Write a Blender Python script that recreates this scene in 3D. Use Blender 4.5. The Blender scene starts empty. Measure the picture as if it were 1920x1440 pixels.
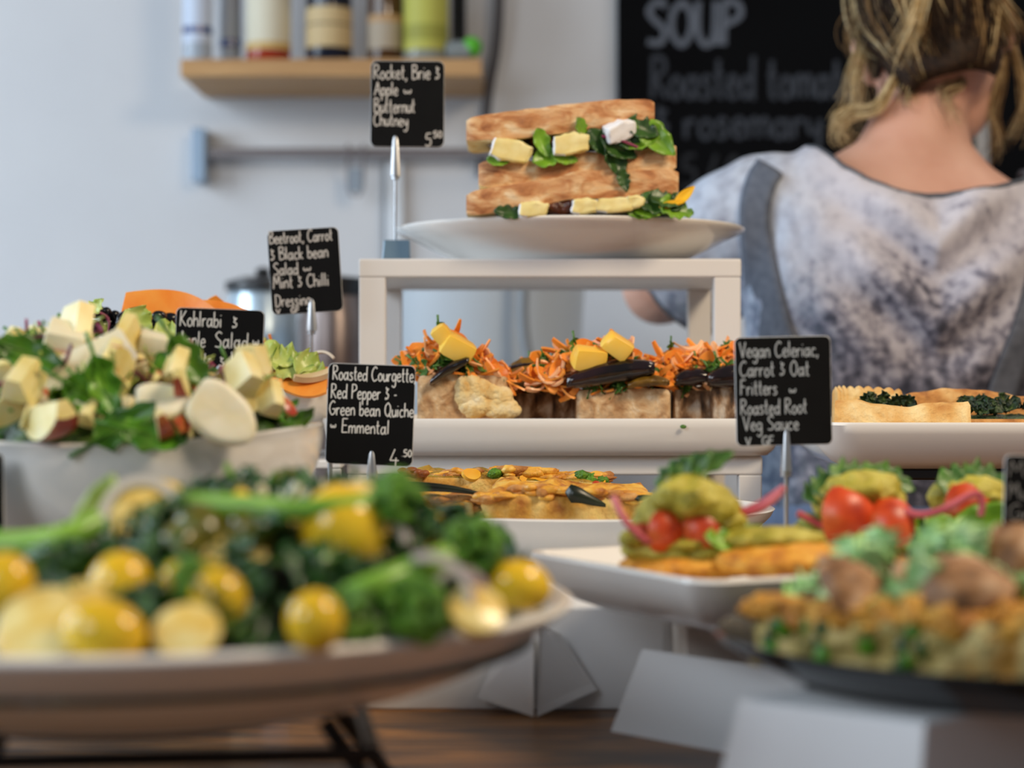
import bpy, bmesh, math, random
from mathutils import Vector, Matrix, Euler, noise
from mathutils.bvhtree import BVHTree
pi = math.pi
S = bpy.context.scene
COL = S.collection
rnd = random.Random(7)

# ------------------------------------------------------------------ camera
F, CZ = 3700.0, 1.185            # focal length in pixels of a 1920 frame, eye height
cd = bpy.data.cameras.new('camera')
cd.sensor_width = 36.0
cd.lens = F / 1920.0 * 36.0
cd.shift_y = -20.0 / 1920.0
cd.clip_start = 0.02
cd.dof.use_dof = True
cd.dof.focus_distance = 1.36
cd.dof.aperture_fstop = 5.5
cam = bpy.data.objects.new('camera', cd)
cam.location = (0, 0, CZ)
cam.rotation_euler = (pi / 2, 0, 0)
COL.objects.link(cam)
S.camera = cam

# ------------------------------------------------------------------ light and exposure
S.view_settings.view_transform = 'Standard'
S.view_settings.look = 'None'
S.view_settings.exposure = 0.0
S.view_settings.gamma = 1.0
S.cycles.use_denoising = True
w = bpy.data.worlds.new('world')
S.world = w
w.use_nodes = True
w.node_tree.nodes['Background'].inputs[0].default_value = (0.80, 0.88, 1.0, 1)
w.node_tree.nodes['Background'].inputs[1].default_value = 0.16

def area(name, loc, target, sx, sy, power, col):
    l = bpy.data.lights.new(name, 'AREA')
    l.shape = 'RECTANGLE'; l.size = sx; l.size_y = sy
    l.energy = power; l.color = col
    o = bpy.data.objects.new(name, l)
    o.location = loc
    o.rotation_euler = (Vector(target) - Vector(loc)).to_track_quat('-Z', 'Y').to_euler()
    COL.objects.link(o)
    return o
area('window_daylight', (-2.6, 1.5, 2.1), (0.1, 1.7, 1.1), 1.9, 1.7, 76, (0.75, 0.88, 1.0))
area('shopfront_daylight', (-1.9, -1.0, 2.35), (0.1, 1.3, 1.05), 1.3, 1.1, 32, (0.84, 0.92, 1.0))
area('counter_lamp_light', (0.85, 0.66, 2.15), (0.25, 1.35, 1.1), 0.45, 0.35, 18, (1.0, 0.80, 0.56))
area('wall_lamp_light', (1.1, 2.3, 2.6), (0.5, 2.4, 1.3), 0.5, 0.5, 5, (1.0, 0.86, 0.72))

# ------------------------------------------------------------------ helpers
def P(u, v, D):
    return Vector(((u - 960) * D / F, D, CZ - (v - 700) * D / F))
def m(px, D): return px * D / F
def X(u, D): return (u - 960) * D / F
def Z(v, D): return CZ - (v - 700) * D / F

def lin(c):
    if isinstance(c, str):
        c = c.lstrip('#')
        c = [int(c[i:i + 2], 16) / 255 for i in (0, 2, 4)]
        c = [x / 12.92 if x <= 0.04045 else ((x + 0.055) / 1.055) ** 2.4 for x in c]
    return (c[0], c[1], c[2], 1.0)

MATS = {}
def mat(name, cols, rough=0.5, scale=40, bump=0.0, bscale=None, spec=0.5, rv=0.0, metal=0.0,
        trans=0.0, coat=0.0, sss=0.0, stretch=None, detail=4, distort=0.0, emit=None, sssr=0.006):
    if name in MATS: return MATS[name]
    mt = bpy.data.materials.new(name); mt.use_nodes = True
    nt = mt.node_tree; N = nt.nodes; L = nt.links
    b = N['Principled BSDF']
    b.inputs['Roughness'].default_value = rough
    b.inputs['Specular IOR Level'].default_value = spec
    b.inputs['Metallic'].default_value = metal
    b.inputs['Transmission Weight'].default_value = trans
    b.inputs['Coat Weight'].default_value = coat
    b.inputs['Coat Roughness'].default_value = 0.12
    if sss:
        b.inputs['Subsurface Weight'].default_value = sss
        b.inputs['Subsurface Radius'].default_value = (1.0, 0.6, 0.4)
        b.inputs['Subsurface Scale'].default_value = sssr
    if isinstance(cols, str): cols = [(0, cols)]
    vec = None
    if len(cols) > 1 or bump:
        tc = N.new('ShaderNodeTexCoord')
        vec = tc.outputs['Object']
        if stretch:
            mp = N.new('ShaderNodeMapping')
            mp.inputs['Scale'].default_value = stretch
            L.new(vec, mp.inputs['Vector']); vec = mp.outputs['Vector']
    out = None
    if len(cols) > 1:
        nz = N.new('ShaderNodeTexNoise')
        nz.inputs['Scale'].default_value = scale
        nz.inputs['Detail'].default_value = detail
        nz.inputs['Distortion'].default_value = distort
        L.new(vec, nz.inputs['Vector'])
        cr = N.new('ShaderNodeValToRGB')
        els = cr.color_ramp.elements
        els[0].position, els[0].color = cols[0][0], lin(cols[0][1])
        els[1].position, els[1].color = cols[-1][0], lin(cols[-1][1])
        for p_, c_ in cols[1:-1]:
            e = els.new(p_); e.color = lin(c_)
        L.new(nz.outputs['Fac'], cr.inputs['Fac'])
        out = cr.outputs['Color']
    else:
        b.inputs['Base Color'].default_value = lin(cols[0][1])
    if rv:
        oi = N.new('ShaderNodeObjectInfo')
        mr = N.new('ShaderNodeMapRange')
        mr.inputs['To Min'].default_value = 1 - rv; mr.inputs['To Max'].default_value = 1 + rv
        L.new(oi.outputs['Random'], mr.inputs['Value'])
        hs = N.new('ShaderNodeHueSaturation')
        if out: L.new(out, hs.inputs['Color'])
        else: hs.inputs['Color'].default_value = lin(cols[0][1])
        L.new(mr.outputs['Result'], hs.inputs['Value'])
        out = hs.outputs['Color']
    if out: L.new(out, b.inputs['Base Color'])
    if bump:
        n2 = N.new('ShaderNodeTexNoise')
        n2.inputs['Scale'].default_value = bscale or scale
        n2.inputs['Detail'].default_value = 5
        L.new(vec, n2.inputs['Vector'])
        bp = N.new('ShaderNodeBump')
        bp.inputs['Strength'].default_value = min(1.0, bump)
        bp.inputs['Distance'].default_value = 0.004
        L.new(n2.outputs['Fac'], bp.inputs['Height'])
        L.new(bp.outputs['Normal'], b.inputs['Normal'])
    MATS[name] = mt
    return mt

class MB:
    def __init__(s): s.v = []; s.f = []; s.mi = []
    def add(s, vs, fs, mi=0):
        o = len(s.v); s.v += [Vector(p) for p in vs]
        for k, f in enumerate(fs):
            s.f.append([i + o for i in f])
            s.mi.append(mi[k] if isinstance(mi, list) else mi)
        return s
    def loft(s, rings, mi=0, cap=True, closed=True, segmi=None, capmi=None):
        n = len(rings[0]); vs = [p for r in rings for p in r]; fs = []; ms = []
        for i in range(len(rings) - 1):
            for j in range(n if closed else n - 1):
                k = (j + 1) % n
                fs.append([i * n + j, i * n + k, (i + 1) * n + k, (i + 1) * n + j])
                ms.append(segmi[j] if segmi else mi)
        if cap and closed:
            c = mi if capmi is None else capmi
            fs.append(list(range(n))[::-1]); ms.append(c)
            fs.append([(len(rings) - 1) * n + j for j in range(n)]); ms.append(c)
        return s.add(vs, fs, ms)
    def lathe(s, prof, seg=48, c=(0, 0, 0), wave=None, sx=1, sy=1, mi=0, rot=0):
        rings = []
        for (r, z) in prof:
            ring = []
            for k in range(seg):
                a = 2 * pi * k / seg
                dz = wave(a, r, z) if wave else 0
                x, y = r * math.cos(a) * sx, r * math.sin(a) * sy
                ring.append((c[0] + x * math.cos(rot) - y * math.sin(rot), c[1] + x * math.sin(rot) + y * math.cos(rot), c[2] + z + dz))
            rings.append(ring)
        return s.loft(rings, mi, cap=True)
    def tube(s, pts, rad, seg=8, mi=0, flat=None, cap=True):
        pts = [Vector(p) for p in pts]; n = len(pts)
        rings = []; up = None
        for i, p in enumerate(pts):
            t = (pts[min(i + 1, n - 1)] - pts[max(i - 1, 0)])
            if t.length < 1e-9: t = Vector((0, 0, 1))
            t.normalize()
            if up is None:
                up = Vector((0, 1, 0)) if abs(t.y) < 0.9 else Vector((1, 0, 0))
            up = up - t * up.dot(t)
            if up.length < 1e-6: up = t.orthogonal()
            up.normalize()
            sd = t.cross(up)
            r = rad[i] if isinstance(rad, (list, tuple)) else rad
            ru, rs = (r if not isinstance(r, (list, tuple)) else r[0]), (r if not isinstance(r, (list, tuple)) else r[1])
            if flat: ru = ru * flat
            rings.append([p + up * (math.cos(2 * pi * k / seg) * ru) + sd * (math.sin(2 * pi * k / seg) * rs) for k in range(seg)])
        return s.loft(rings, mi, cap=cap)
    def box(s, a, b, mi=0):
        x0, y0, z0 = a; x1, y1, z1 = b
        return s.add([(x0, y0, z0), (x1, y0, z0), (x1, y1, z0), (x0, y1, z0), (x0, y0, z1), (x1, y0, z1), (x1, y1, z1), (x0, y1, z1)],
                     [[0, 3, 2, 1], [4, 5, 6, 7], [0, 1, 5, 4], [1, 2, 6, 5], [2, 3, 7, 6], [3, 0, 4, 7]], mi)
    def ball(s, c, r, seg=16, rng=10, nz=0.0, ns=30.0, mi=0, seed=0):
        rx, ry, rz = r if isinstance(r, (tuple, list)) else (r, r, r)
        c = Vector(c); rings = []
        for i in range(rng + 1):
            a = -pi / 2 + pi * i / rng
            a = max(-pi / 2 + 0.02, min(pi / 2 - 0.02, a))
            ring = []
            for k in range(seg):
                b = 2 * pi * k / seg
                d = Vector((math.cos(a) * math.cos(b) * rx, math.cos(a) * math.sin(b) * ry, math.sin(a) * rz))
                if nz:
                    q = d * ns + Vector((seed * 7.3, seed * 3.1, seed))
                    d = d * (1 + nz * (noise.noise(q) + 0.5 * noise.noise(q * 2.3)))
                ring.append(c + d)
            rings.append(ring)
        return s.loft(rings, mi)
    def xform(s, M_):
        s.v = [M_ @ p for p in s.v]; return s
    def mesh(s, name, mats, smooth=True, angle=40):
        me = bpy.data.meshes.new(name)
        me.from_pydata([tuple(p) for p in s.v], [], s.f)
        for mt in (mats if isinstance(mats, (list, tuple)) else [mats]): me.materials.append(mt)
        me.polygons.foreach_set('material_index', s.mi)
        if smooth:
            me.shade_smooth()
            if angle: me.set_sharp_from_angle(angle=math.radians(angle))
        me.update()
        return me
    def build(s, name, mats, parent=None, loc=None, smooth=True, angle=40, bevel=0):
        o = bpy.data.objects.new(name, s.mesh(name, mats, smooth, angle))
        COL.objects.link(o)
        if parent: o.parent = parent
        if loc is not None: o.location = loc
        if bevel:
            b = o.modifiers.new('bevel', 'BEVEL'); b.width = bevel; b.segments = 3; b.limit_method = 'ANGLE'; b.angle_limit = math.radians(35)
        return o

def tag(o, label, cat, group=None, kind=None):
    o['label'] = label; o['category'] = cat
    if group: o['group'] = group
    if kind: o['kind'] = kind
    return o
def struct(o):
    o['kind'] = 'structure'; return o
def thing(name, label, cat, loc=(0, 0, 0), rz=0, group=None):
    o = bpy.data.objects.new(name, None); COL.objects.link(o)
    o.location = loc; o.rotation_euler = (0, 0, rz); o.empty_display_size = 0.02
    return tag(o, label, cat, group)
def put(name, me, parent=None, loc=(0, 0, 0), rot=(0, 0, 0), sc=1.0):
    o = bpy.data.objects.new(name, me); COL.objects.link(o)
    o.location = loc
    o.rotation_euler = rot if not hasattr(rot, 'to_euler') else rot.to_euler()
    o.scale = (sc, sc, sc) if not isinstance(sc, (tuple, list)) else sc
    if parent: o.parent = parent
    return o
def catmull(pts, n=6):
    if len(pts) < 3: return [Vector(p) for p in pts]
    P_ = [Vector(p) for p in pts]; out = []
    for i in range(len(P_) - 1):
        p0 = P_[max(i - 1, 0)]; p1 = P_[i]; p2 = P_[i + 1]; p3 = P_[min(i + 2, len(P_) - 1)]
        for k in range(n):
            t = k / n
            out.append(0.5 * ((2 * p1) + (p2 - p0) * t + (2 * p0 - 5 * p1 + 4 * p2 - p3) * t * t + (3 * p1 - p0 - 3 * p2 + p3) * t ** 3))
    out.append(P_[-1])
    return out
def mid(o, path=None):  # evaluated copy of modifiers into real mesh
    dg = bpy.context.evaluated_depsgraph_get()
    me = bpy.data.meshes.new_from_object(o.evaluated_get(dg))
    o.modifiers.clear(); o.data = me
    return o

# ------------------------------------------------------------------ materials
CER = mat('white_ceramic', '#e9e6e2', rough=0.12, spec=0.5)
WMET = mat('white_powder_coat', '#e2dfdc', rough=0.4)
WCARD = mat('white_card', '#dfe0e2', rough=0.6)
BMET = mat('black_metal', '#0d0d0f', rough=0.4)
STEEL = mat('steel', '#b9bcc0', rough=0.3, metal=0.9)
BCARD = mat('black_card', [(0.3, '#060607'), (0.7, '#0a0a0b')], rough=0.7, scale=60, spec=0.15)
CHALK = mat('white_chalk_pen', '#e6e4df', rough=0.8)
CHALKD = mat('grey_chalk', '#33373f', rough=0.9)
CRUST = mat('bread_crust', [(0.28, '#8a4c26'), (0.42, '#c08250'), (0.56, '#dcae7c'), (0.72, '#eed8b4')], rough=0.75, scale=42, bump=0.5, bscale=120, stretch=(1, 1, 2.2), distort=0.8)
CRUSTD = mat('dark_floured_crust', [(0.3, '#2a2018'), (0.43, '#6a4c33'), (0.54, '#9a7a5c'), (0.68, '#cdbfae')], rough=0.85, scale=60, bump=0.7, bscale=220, stretch=(1.8, 1, 0.9), distort=0.5, detail=9)
CRUSTL = mat('pale_floured_crust', [(0.26, '#8a5c34'), (0.42, '#bd9468'), (0.58, '#d6b68c'), (0.74, '#ecdfca')], rough=0.85, scale=70, bump=0.6, bscale=200, distort=1.0, detail=8)
CRUMB = mat('bread_crumb', [(0.3, '#d9ab62'), (0.5, '#ecd093'), (0.7, '#f5e4ba')], rough=0.9, scale=90, bump=0.8, bscale=160)
BRIE = mat('brie_paste', [(0.35, '#e6cf7d'), (0.65, '#f4e6a8')], rough=0.4, scale=60, sss=0.2)
RIND = mat('brie_rind', '#efeef0', rough=0.7)
CHUT = mat('brown_chutney', [(0.3, '#2a0f07'), (0.7, '#6e3416')], rough=0.25, scale=120, bump=0.6)
ROCK = mat('green_leaf', [(0.3, '#3f6d12'), (0.7, '#84b02c')], rough=0.35, scale=50, bump=0.2, rv=0.15)
DLEAF = mat('dark_leaf', [(0.3, '#15300f'), (0.7, '#3d6226')], rough=0.35, scale=60, bump=0.3, rv=0.2)
CARROT = mat('carrot', [(0.3, '#ee7f1a'), (0.7, '#fba748')], rough=0.35, scale=40, bump=0.15, rv=0.12, sss=0.15)
CARROTP = mat('pale_carrot', [(0.3, '#f4a25c'), (0.7, '#fac79e')], rough=0.35, scale=40, rv=0.1, sss=0.15)
MANGO = mat('mango', [(0.3, '#f6b03c'), (0.5, '#fcc94a'), (0.7, '#fdd76c')], rough=0.35, scale=30, rv=0.05, sss=0.2)
CORI = mat('coriander', [(0.3, '#24501a'), (0.7, '#5d8a35')], rough=0.4, scale=70, rv=0.25)
AUB = mat('aubergine_skin', [(0.35, '#0d0707'), (0.65, '#2a1518')], rough=0.16, scale=40, bump=0.25, bscale=90, coat=0.5)
AUBF = mat('aubergine_flesh', [(0.3, '#4a3008'), (0.7, '#96701e')], rough=0.35, scale=80, bump=0.5)
CHILLI = mat('red_chilli', '#a81812', rough=0.25)
EGG = mat('quiche_top', [(0.27, '#6e3a12'), (0.4, '#bb7424'), (0.53, '#e6a638'), (0.72, '#f2c65c')], rough=0.42, scale=75, bump=0.8, bscale=110, distort=0.6)
EGGG = mat('quiche_top_green', [(0.26, '#4d5a18'), (0.42, '#8a6a1c'), (0.56, '#b58a2c'), (0.72, '#7e8a30')], rough=0.4, scale=90, bump=0.9, bscale=130, distort=0.8)
EGGS = mat('quiche_side', [(0.28, '#a8661e'), (0.45, '#d9a446'), (0.6, '#ecca7c'), (0.75, '#c3b65e')], rough=0.6, scale=60, bump=0.7, bscale=130)
PASTRY = mat('pastry', [(0.28, '#b97c3a'), (0.48, '#d9ab66'), (0.68, '#ecd29a')], rough=0.75, scale=45, bump=0.7, bscale=180)
PASTRYB = mat('browned_pastry', [(0.28, '#8d4f20'), (0.5, '#c58a48'), (0.72, '#ddb274')], rough=0.75, scale=60, bump=0.9, bscale=160)
SPIN = mat('baked_spinach', [(0.3, '#0c160a'), (0.5, '#22361a'), (0.68, '#3c5428'), (0.8, '#a8a050')], rough=0.4, scale=150, bump=1.0, bscale=170)
EGGY = mat('pale_green_custard', [(0.3, '#a8a02c'), (0.7, '#e2d46c')], rough=0.5, scale=60, bump=0.6)
COURG = mat('courgette_skin', [(0.3, '#0d120a'), (0.7, '#26301a')], rough=0.35, scale=50)
APS = mat('apple_skin', [(0.3, '#8e1f1a'), (0.52, '#c04a34'), (0.68, '#d98a50'), (0.8, '#d8b060')], rough=0.28, scale=35, stretch=(1, 1, 0.3), rv=0.12)
APF = mat('apple_flesh', [(0.24, '#a87a3c'), (0.33, '#e6cf7c'), (0.55, '#f0e09c'), (0.8, '#f7edc4')], rough=0.4, scale=50, bump=0.2, rv=0.06, sss=0.2)
KOHL = mat('kohlrabi_flesh', [(0.22, '#c49a58'), (0.32, '#eee2ba'), (0.7, '#f6f0da')], rough=0.4, scale=50, bump=0.15, rv=0.05, sss=0.2)
SLEAF = mat('salad_leaf', [(0.3, '#27520f'), (0.55, '#4f861c'), (0.78, '#8fbc3a')], rough=0.35, scale=45, bump=0.25, rv=0.3)
PURP = mat('purple_shoot', [(0.3, '#5a1030'), (0.7, '#a83a66')], rough=0.35, scale=50, rv=0.2)
LETT = mat('pale_lettuce', [(0.3, '#8fae3a'), (0.7, '#d6dc86')], rough=0.35, scale=40, bump=0.3, rv=0.1)
BEAN = mat('black_bean', '#101018', rough=0.22)
KALE = mat('kale', [(0.3, '#14341a'), (0.52, '#2f5c24'), (0.75, '#76a250')], rough=0.2, coat=0.3, scale=70, bump=0.5, bscale=160, rv=0.3)
YTOM = mat('yellow_tomato_skin', [(0.3, '#dca60c'), (0.7, '#f0cc34')], rough=0.14, scale=25, rv=0.12, sss=0.15)
YTOMF = mat('yellow_tomato_flesh', [(0.32, '#e6b838'), (0.6, '#f6e29a')], rough=0.22, scale=70, bump=0.2, rv=0.08)
ONION = mat('red_onion_skin', [(0.3, '#96568a'), (0.7, '#c898bc')], rough=0.25, scale=30)
ONIONF = mat('red_onion_flesh', '#e6dccf', rough=0.3)
BROC = mat('broccoli', [(0.3, '#2c5a0c'), (0.7, '#68a020')], rough=0.45, scale=150, bump=0.8, bscale=400, rv=0.15)
STEMG = mat('green_stem', [(0.3, '#4f8a1a'), (0.7, '#98c64c')], rough=0.3, scale=40, rv=0.1)
OLIVE = mat('green_olive', [(0.3, '#4c4a10'), (0.7, '#7a742a')], rough=0.2, scale=50, rv=0.15)
FRIT = mat('orange_fritter', [(0.28, '#a85c10'), (0.5, '#dc9424'), (0.72, '#efb44a')], rough=0.6, scale=110, bump=1.0, bscale=190)
GUAC = mat('green_yellow_sauce', [(0.3, '#7c7414'), (0.5, '#b0a232'), (0.72, '#cdc25e')], rough=0.5, scale=90, bump=0.9, bscale=180)
OLVT = mat('olive_green_paste', [(0.3, '#4a4c0a'), (0.7, '#80801e')], rough=0.4, scale=80, bump=0.7)
TOM = mat('roast_tomato', [(0.3, '#962208'), (0.55, '#cc4a1c'), (0.75, '#e47c40')], rough=0.38, scale=70, bump=.3, rv=0.1)
CHARD = mat('red_chard_stem', [(0.3, '#b03a48'), (0.7, '#dc7a80')], rough=0.3, scale=40)
LOAFS = mat('loaf_side', [(0.28, '#4e5020'), (0.42, '#a8914c'), (0.55, '#cdb878'), (0.66, '#b98230'), (0.8, '#8e8a3c')], rough=0.7, scale=55, bump=1.0, bscale=140)
LOAFT = mat('loaf_browned_top', [(0.28, '#8a4a10'), (0.5, '#c98a28'), (0.72, '#dcaa48')], rough=0.6, scale=80, bump=1.0, bscale=150)
CRKALE = mat('crisp_pale_kale', [(0.3, '#7ab45e'), (0.55, '#b4de96'), (0.78, '#d8f0c4')], rough=0.5, scale=90, bump=0.7, bscale=200, rv=0.15)
MUSH = mat('fried_mushroom', [(0.32, '#4a2a12'), (0.5, '#94683f'), (0.7, '#c4a484')], rough=0.6, scale=90, bump=0.8, rv=0.12)
BPLATE = mat('black_ceramic', '#0b0b0c', rough=0.12)
# ------------------------------------------------------------------ room
CT = CZ - 0.185                   # counter top height
def wallmat():
    return mat('painted_wall', [(0.3, '#cfd0d4'), (0.7, '#d6d7da')], rough=0.7, scale=3)
WM = wallmat()
struct(MB().box((-3.4, 3.45, 0), (2.4, 3.6, 3.0)).build('wall_back', WM, smooth=False))
struct(MB().box((-3.4, -2.2, -0.1), (2.4, 3.45, 0)).build('floor', mat('floor_boards', [(0.3, '#5a4632'), (0.7, '#7a6248')], rough=0.5, scale=6, stretch=(1, 8, 1)), smooth=False))

WOOD = mat('dark_counter_wood', [(0.28, '#1c0f07'), (0.44, '#4a2c12'), (0.58, '#946226'), (0.72, '#382010')], rough=0.36, scale=9, stretch=(0.9, 9, 1), distort=1.2, detail=6, spec=.35)
t = thing('counter', 'dark stained wooden service counter carrying all the dishes', 'counter', (0.1, 1.25, 0))
MB().box((-1.5, -0.72, CT - 0.04), (1.5, 0.68, CT)).build('worktop', WOOD, t, smooth=False, bevel=0.003)
MB().box((-1.46, -0.66, 0.08), (1.46, 0.6, CT - 0.04)).build('cabinet_body', mat('counter_front', '#2c2a2a', rough=0.6), t, smooth=False)
MB().box((-1.44, -0.6, 0.0), (1.44, 0.56, 0.08)).build('plinth', BMET, t, smooth=False)

t = thing('back_worktop', 'pale worktop along the back wall under the shelf', 'worktop', (0.0, 2.95, 0))
MB().box((-2.4, -0.59, 0.92), (2.2, 0.49, 0.96)).build('worktop', mat('pale_laminate', '#c9ced2', rough=0.35), t, smooth=False, bevel=0.004)
MB().box((-2.38, -0.55, 0.0), (2.18, 0.48, 0.92)).build('cabinet_body', mat('grey_cabinet', '#8e9296', rough=0.5), t, smooth=False)

# shelf with bottles
SH0, SH1 = Z(143, 3.2), Z(110, 3.2)
OAK = mat('oak_shelf', [(0.3, '#a5794a'), (0.7, '#c79c68')], rough=0.55, scale=5, stretch=(1, 14, 14))
tag(MB().box((X(338, 3.2), 3.2, SH0), (X(903, 3.2), 3.449, SH1)).build('wall_shelf', OAK, smooth=False, bevel=0.002), 'oak plank shelf on the back wall holding bottles', 'shelf')

def bottle(u0, u1, D, glass, label_m, liq, lab, lz=(0.02, 0.1), h=0.29, band=None):
    cx = X((u0 + u1) / 2, D); r = (u1 - u0) / 2 * D / F
    t = thing('bottle', lab, 'bottle', (cx, D, SH1), 0, 'bottles on the oak shelf')
    pr = [(0.001, 0.0), (r * 0.94, 0.0), (r, 0.006), (r, h * 0.6), (r * 0.85, h * 0.66), (r * 0.4, h * 0.74), (r * 0.36, h * 0.94), (r * 0.4, h * 0.945), (r * 0.4, h * 0.965), (0.001, h * 0.965)]
    MB().lathe(pr, 28).build('glass', glass, t)
    MB().lathe([(r * 1.01, lz[0]), (r * 1.012, lz[0] + 0.0005), (r * 1.012, lz[1]), (r * 1.01, lz[1])], 28).build('paper_label', label_m, t)
    if band:
        MB().lathe([(r * 1.016, band[0]), (r * 1.018, band[0] + 0.0005), (r * 1.018, band[1]), (r * 1.016, band[1])], 28).build('label_band', band[2], t)
    MB().lathe([(0.001, h * 0.95), (r * 0.45, h * 0.95), (r * 0.45, h), (0.001, h)], 16).build('cap', liq, t)
G = lambda n, c, tr=0.0, ro=0.1: mat(n, c, rough=ro, trans=tr)
clear = G('clear_bottle', '#b9c6d6', 0.25); navy = G('navy_print', '#2c3f78')
bottle(343, 398, 3.27, clear, G('white_label', '#c6d2e6', ro=.5), navy, 'clear bottle with a blue band at the left end of the shelf', (0.035, 0.16), band=(0.05, 0.062, navy))
bottle(412, 452, 3.33, clear, G('grey_label', '#a4a9b0', ro=.5), navy, 'slim clear bottle with dark blue print set behind its neighbours', (0.03, 0.15), band=(0.038, 0.052, navy))
bottle(462, 545, 3.27, G('red_sauce', '#9a3218'), G('cream_label', '#d8d2bc', ro=.6), G('tan_cap', '#b98a58'), 'bottle of red sauce with a wide cream label', (0.022, 0.12), band=(0.023, 0.034, G('ochre_print', '#c9a860', ro=.6)))
bottle(574, 660, 3.27, G('navy_bottle', '#141828'), G('beige_label', '#c9b183', ro=.6), G('black_cap', '#15151a'), 'dark bottle with a beige label and navy base', (0.026, 0.092), band=(0.062, 0.066, G('brown_print', '#7d6a4c', ro=.6)))
bottle(690, 756, 3.27, G('amber_bottle', '#4a2e12'), G('stone_label', '#a89a86', ro=.6), G('amber_cap', '#5a3a18'), 'amber bottle with a stone grey label', (0.024, 0.068), band=(0.068, 0.08, G('sand_print', '#b48e62', ro=.6)))
bottle(757, 840, 3.26, G('grey_green_glass', '#8c9088'), G('lime_label', '#b7b651', ro=.6), G('olive_cap', '#6e7024'), 'bottle with a large yellow green label', (0.02, 0.15), band=(0.036, 0.062, G('moss_print', '#98983c', ro=.6)))
t = thing('bottle', 'slim black bottle behind the yellow green one', 'bottle', (X(860, 3.36), 3.36, SH1), 0, 'bottles on the oak shelf')
MB().lathe([(0.001, 0), (0.013, 0), (0.013, 0.19), (0.007, 0.22), (0.007, 0.27), (0.001, 0.27)], 18).build('glass', G('black_bottle', '#141416'), t)
MB().lathe([(0.001, 0.262), (0.009, 0.262), (0.009, 0.285), (0.001, 0.285)], 14).build('cap', G('black_cap', '#15151a'), t)
t = thing('squeeze_bottle', 'small squeeze bottle lying down with a bright green cap', 'bottle', (X(868, 3.25), 3.25, SH1 + 0.020))
MB().lathe([(0.001, -0.03), (0.016, -0.028), (0.018, -0.01), (0.016, 0.012), (0.001, 0.014)], 18).xform(Matrix.Rotation(pi / 2, 4, 'Y')).build('bottle_body', G('grey_plastic', '#7e8688', ro=.4), t)
MB().ball((0.015, -0.002, 0.007), (0.017, 0.016, 0.017)).build('cap', G('green_plastic', '#4fae22', ro=.4), t)

# rail, bracket, hook, hose, conduit
t = thing('utensil_rail', 'grey metal hanging rail with square end plate under the shelf', 'rail', (X(372, 3.4), 3.45, Z(290, 3.4)))
MB().tube([(0.02, -0.05, 0.003), (X(1060, 3.4) - X(372, 3.4), -0.05, 0.003)], 0.0085, 12).build('bar', mat('rail_metal', '#8d8688', rough=0.4, metal=0.5), t)
MB().box((-0.011, -0.056, -0.046), (0.012, -0.001, 0.046)).build('end_plate', mat('blue_grey_metal', '#8fa3b8', rough=0.4, metal=0.4), t, smooth=False, bevel=0.002)
q = MB(); q.box((0.60, -0.055, -0.02), (0.62, -0.001, 0.02)); q.build('end_plate', mat('blue_grey_metal', ''), t, smooth=False, bevel=0.002)
t = thing('utensil_hook', 'grey double pronged hook hanging on the rail', 'hook', (X(664, 3.36), 3.40, Z(285, 3.4)))
for sx in (-0.013, 0.013):
    MB().tube(catmull([(sx, -0.003, 0.012), (sx, -0.016, 0.004), (sx, -0.014, -0.03), (sx * 0.9, -0.014, -0.066), (sx * 0.2, -0.014, -0.078)]), 0.0026, 6).build('prong', mat('rail_metal', ''), t)
MB().box((-0.012, -0.018, -0.07), (0.012, -0.012, -0.03)).build('plate', mat('grey_blue_metal', '#8d98a4', rough=.5), t, smooth=False)
tag(MB().tube(catmull([P(938, -160, 3.40), P(936, 0, 3.40), P(930, 90, 3.41), P(915, 180, 3.42), P(902, 330, 3.43)]), 0.0095, 10).build('hose', mat('dark_grey_rubber', '#4c4a4e', rough=0.5)), 'dark grey hose running down the wall right of the shelf', 'hose')
t = thing('wall_conduit', 'vertical pale conduit on the wall below the rail', 'conduit', (X(738, 3.42), 3.45, Z(700, 3.42)))
MB().box((-0.014, -0.02, -0.2), (0.016, -0.0005, 0.37)).build('cover', mat('white_plastic', '#dfe6ee', rough=0.4), t, smooth=False, bevel=0.004)
MB().box((-0.022, -0.012, -0.2), (-0.0145, -0.0005, 0.37)).build('backing', mat('grey_plastic_strip', '#8a8c90', rough=0.5), t, smooth=False)

# urns and things on the back worktop
t = thing('steel_urn', 'shiny steel urn with dark lid behind the carrot salad', 'urn', (X(493, 3.05), 3.05, 0.96))
MB().lathe([(0.001, 0), (0.052, 0), (0.054, 0.01), (0.054, 0.345), (0.05, 0.352), (0.001, 0.352)], 36).build('body', mat('bright_steel', '#c9dcea', rough=0.25, metal=0.6), t)
MB().lathe([(0.001, 0.352), (0.058, 0.352), (0.058, 0.366), (0.03, 0.374), (0.001, 0.375)], 36).build('lid', mat('dark_lid', '#26282c', rough=0.3), t)
MB().lathe([(0.001, 0.374), (0.01, 0.374), (0.012, 0.385), (0.001, 0.39)], 14).build('knob', BMET, t)
t = thing('coffee_flask', 'brown grey coffee flask with black top beside the steel urn', 'flask', (X(625, 2.8), 2.8, 0.96))
MB().lathe([(0.001, 0), (0.05, 0), (0.052, 0.01), (0.05, 0.30), (0.04, 0.335), (0.001, 0.335)], 32).build('body', mat('brown_steel', [(0.3, '#584a46'), (0.7, '#8a7e7a')], rough=0.3, metal=0.5, scale=6), t)
MB().lathe([(0.001, 0.335), (0.042, 0.335), (0.044, 0.36), (0.001, 0.365)], 28).build('lid', BMET, t)
MB().tube(catmull([(0, .045, 0.31), (0, .085, 0.29), (0, .088, 0.17), (0, .05, 0.12)]), 0.008, 8).build('handle', BMET, t)
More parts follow.
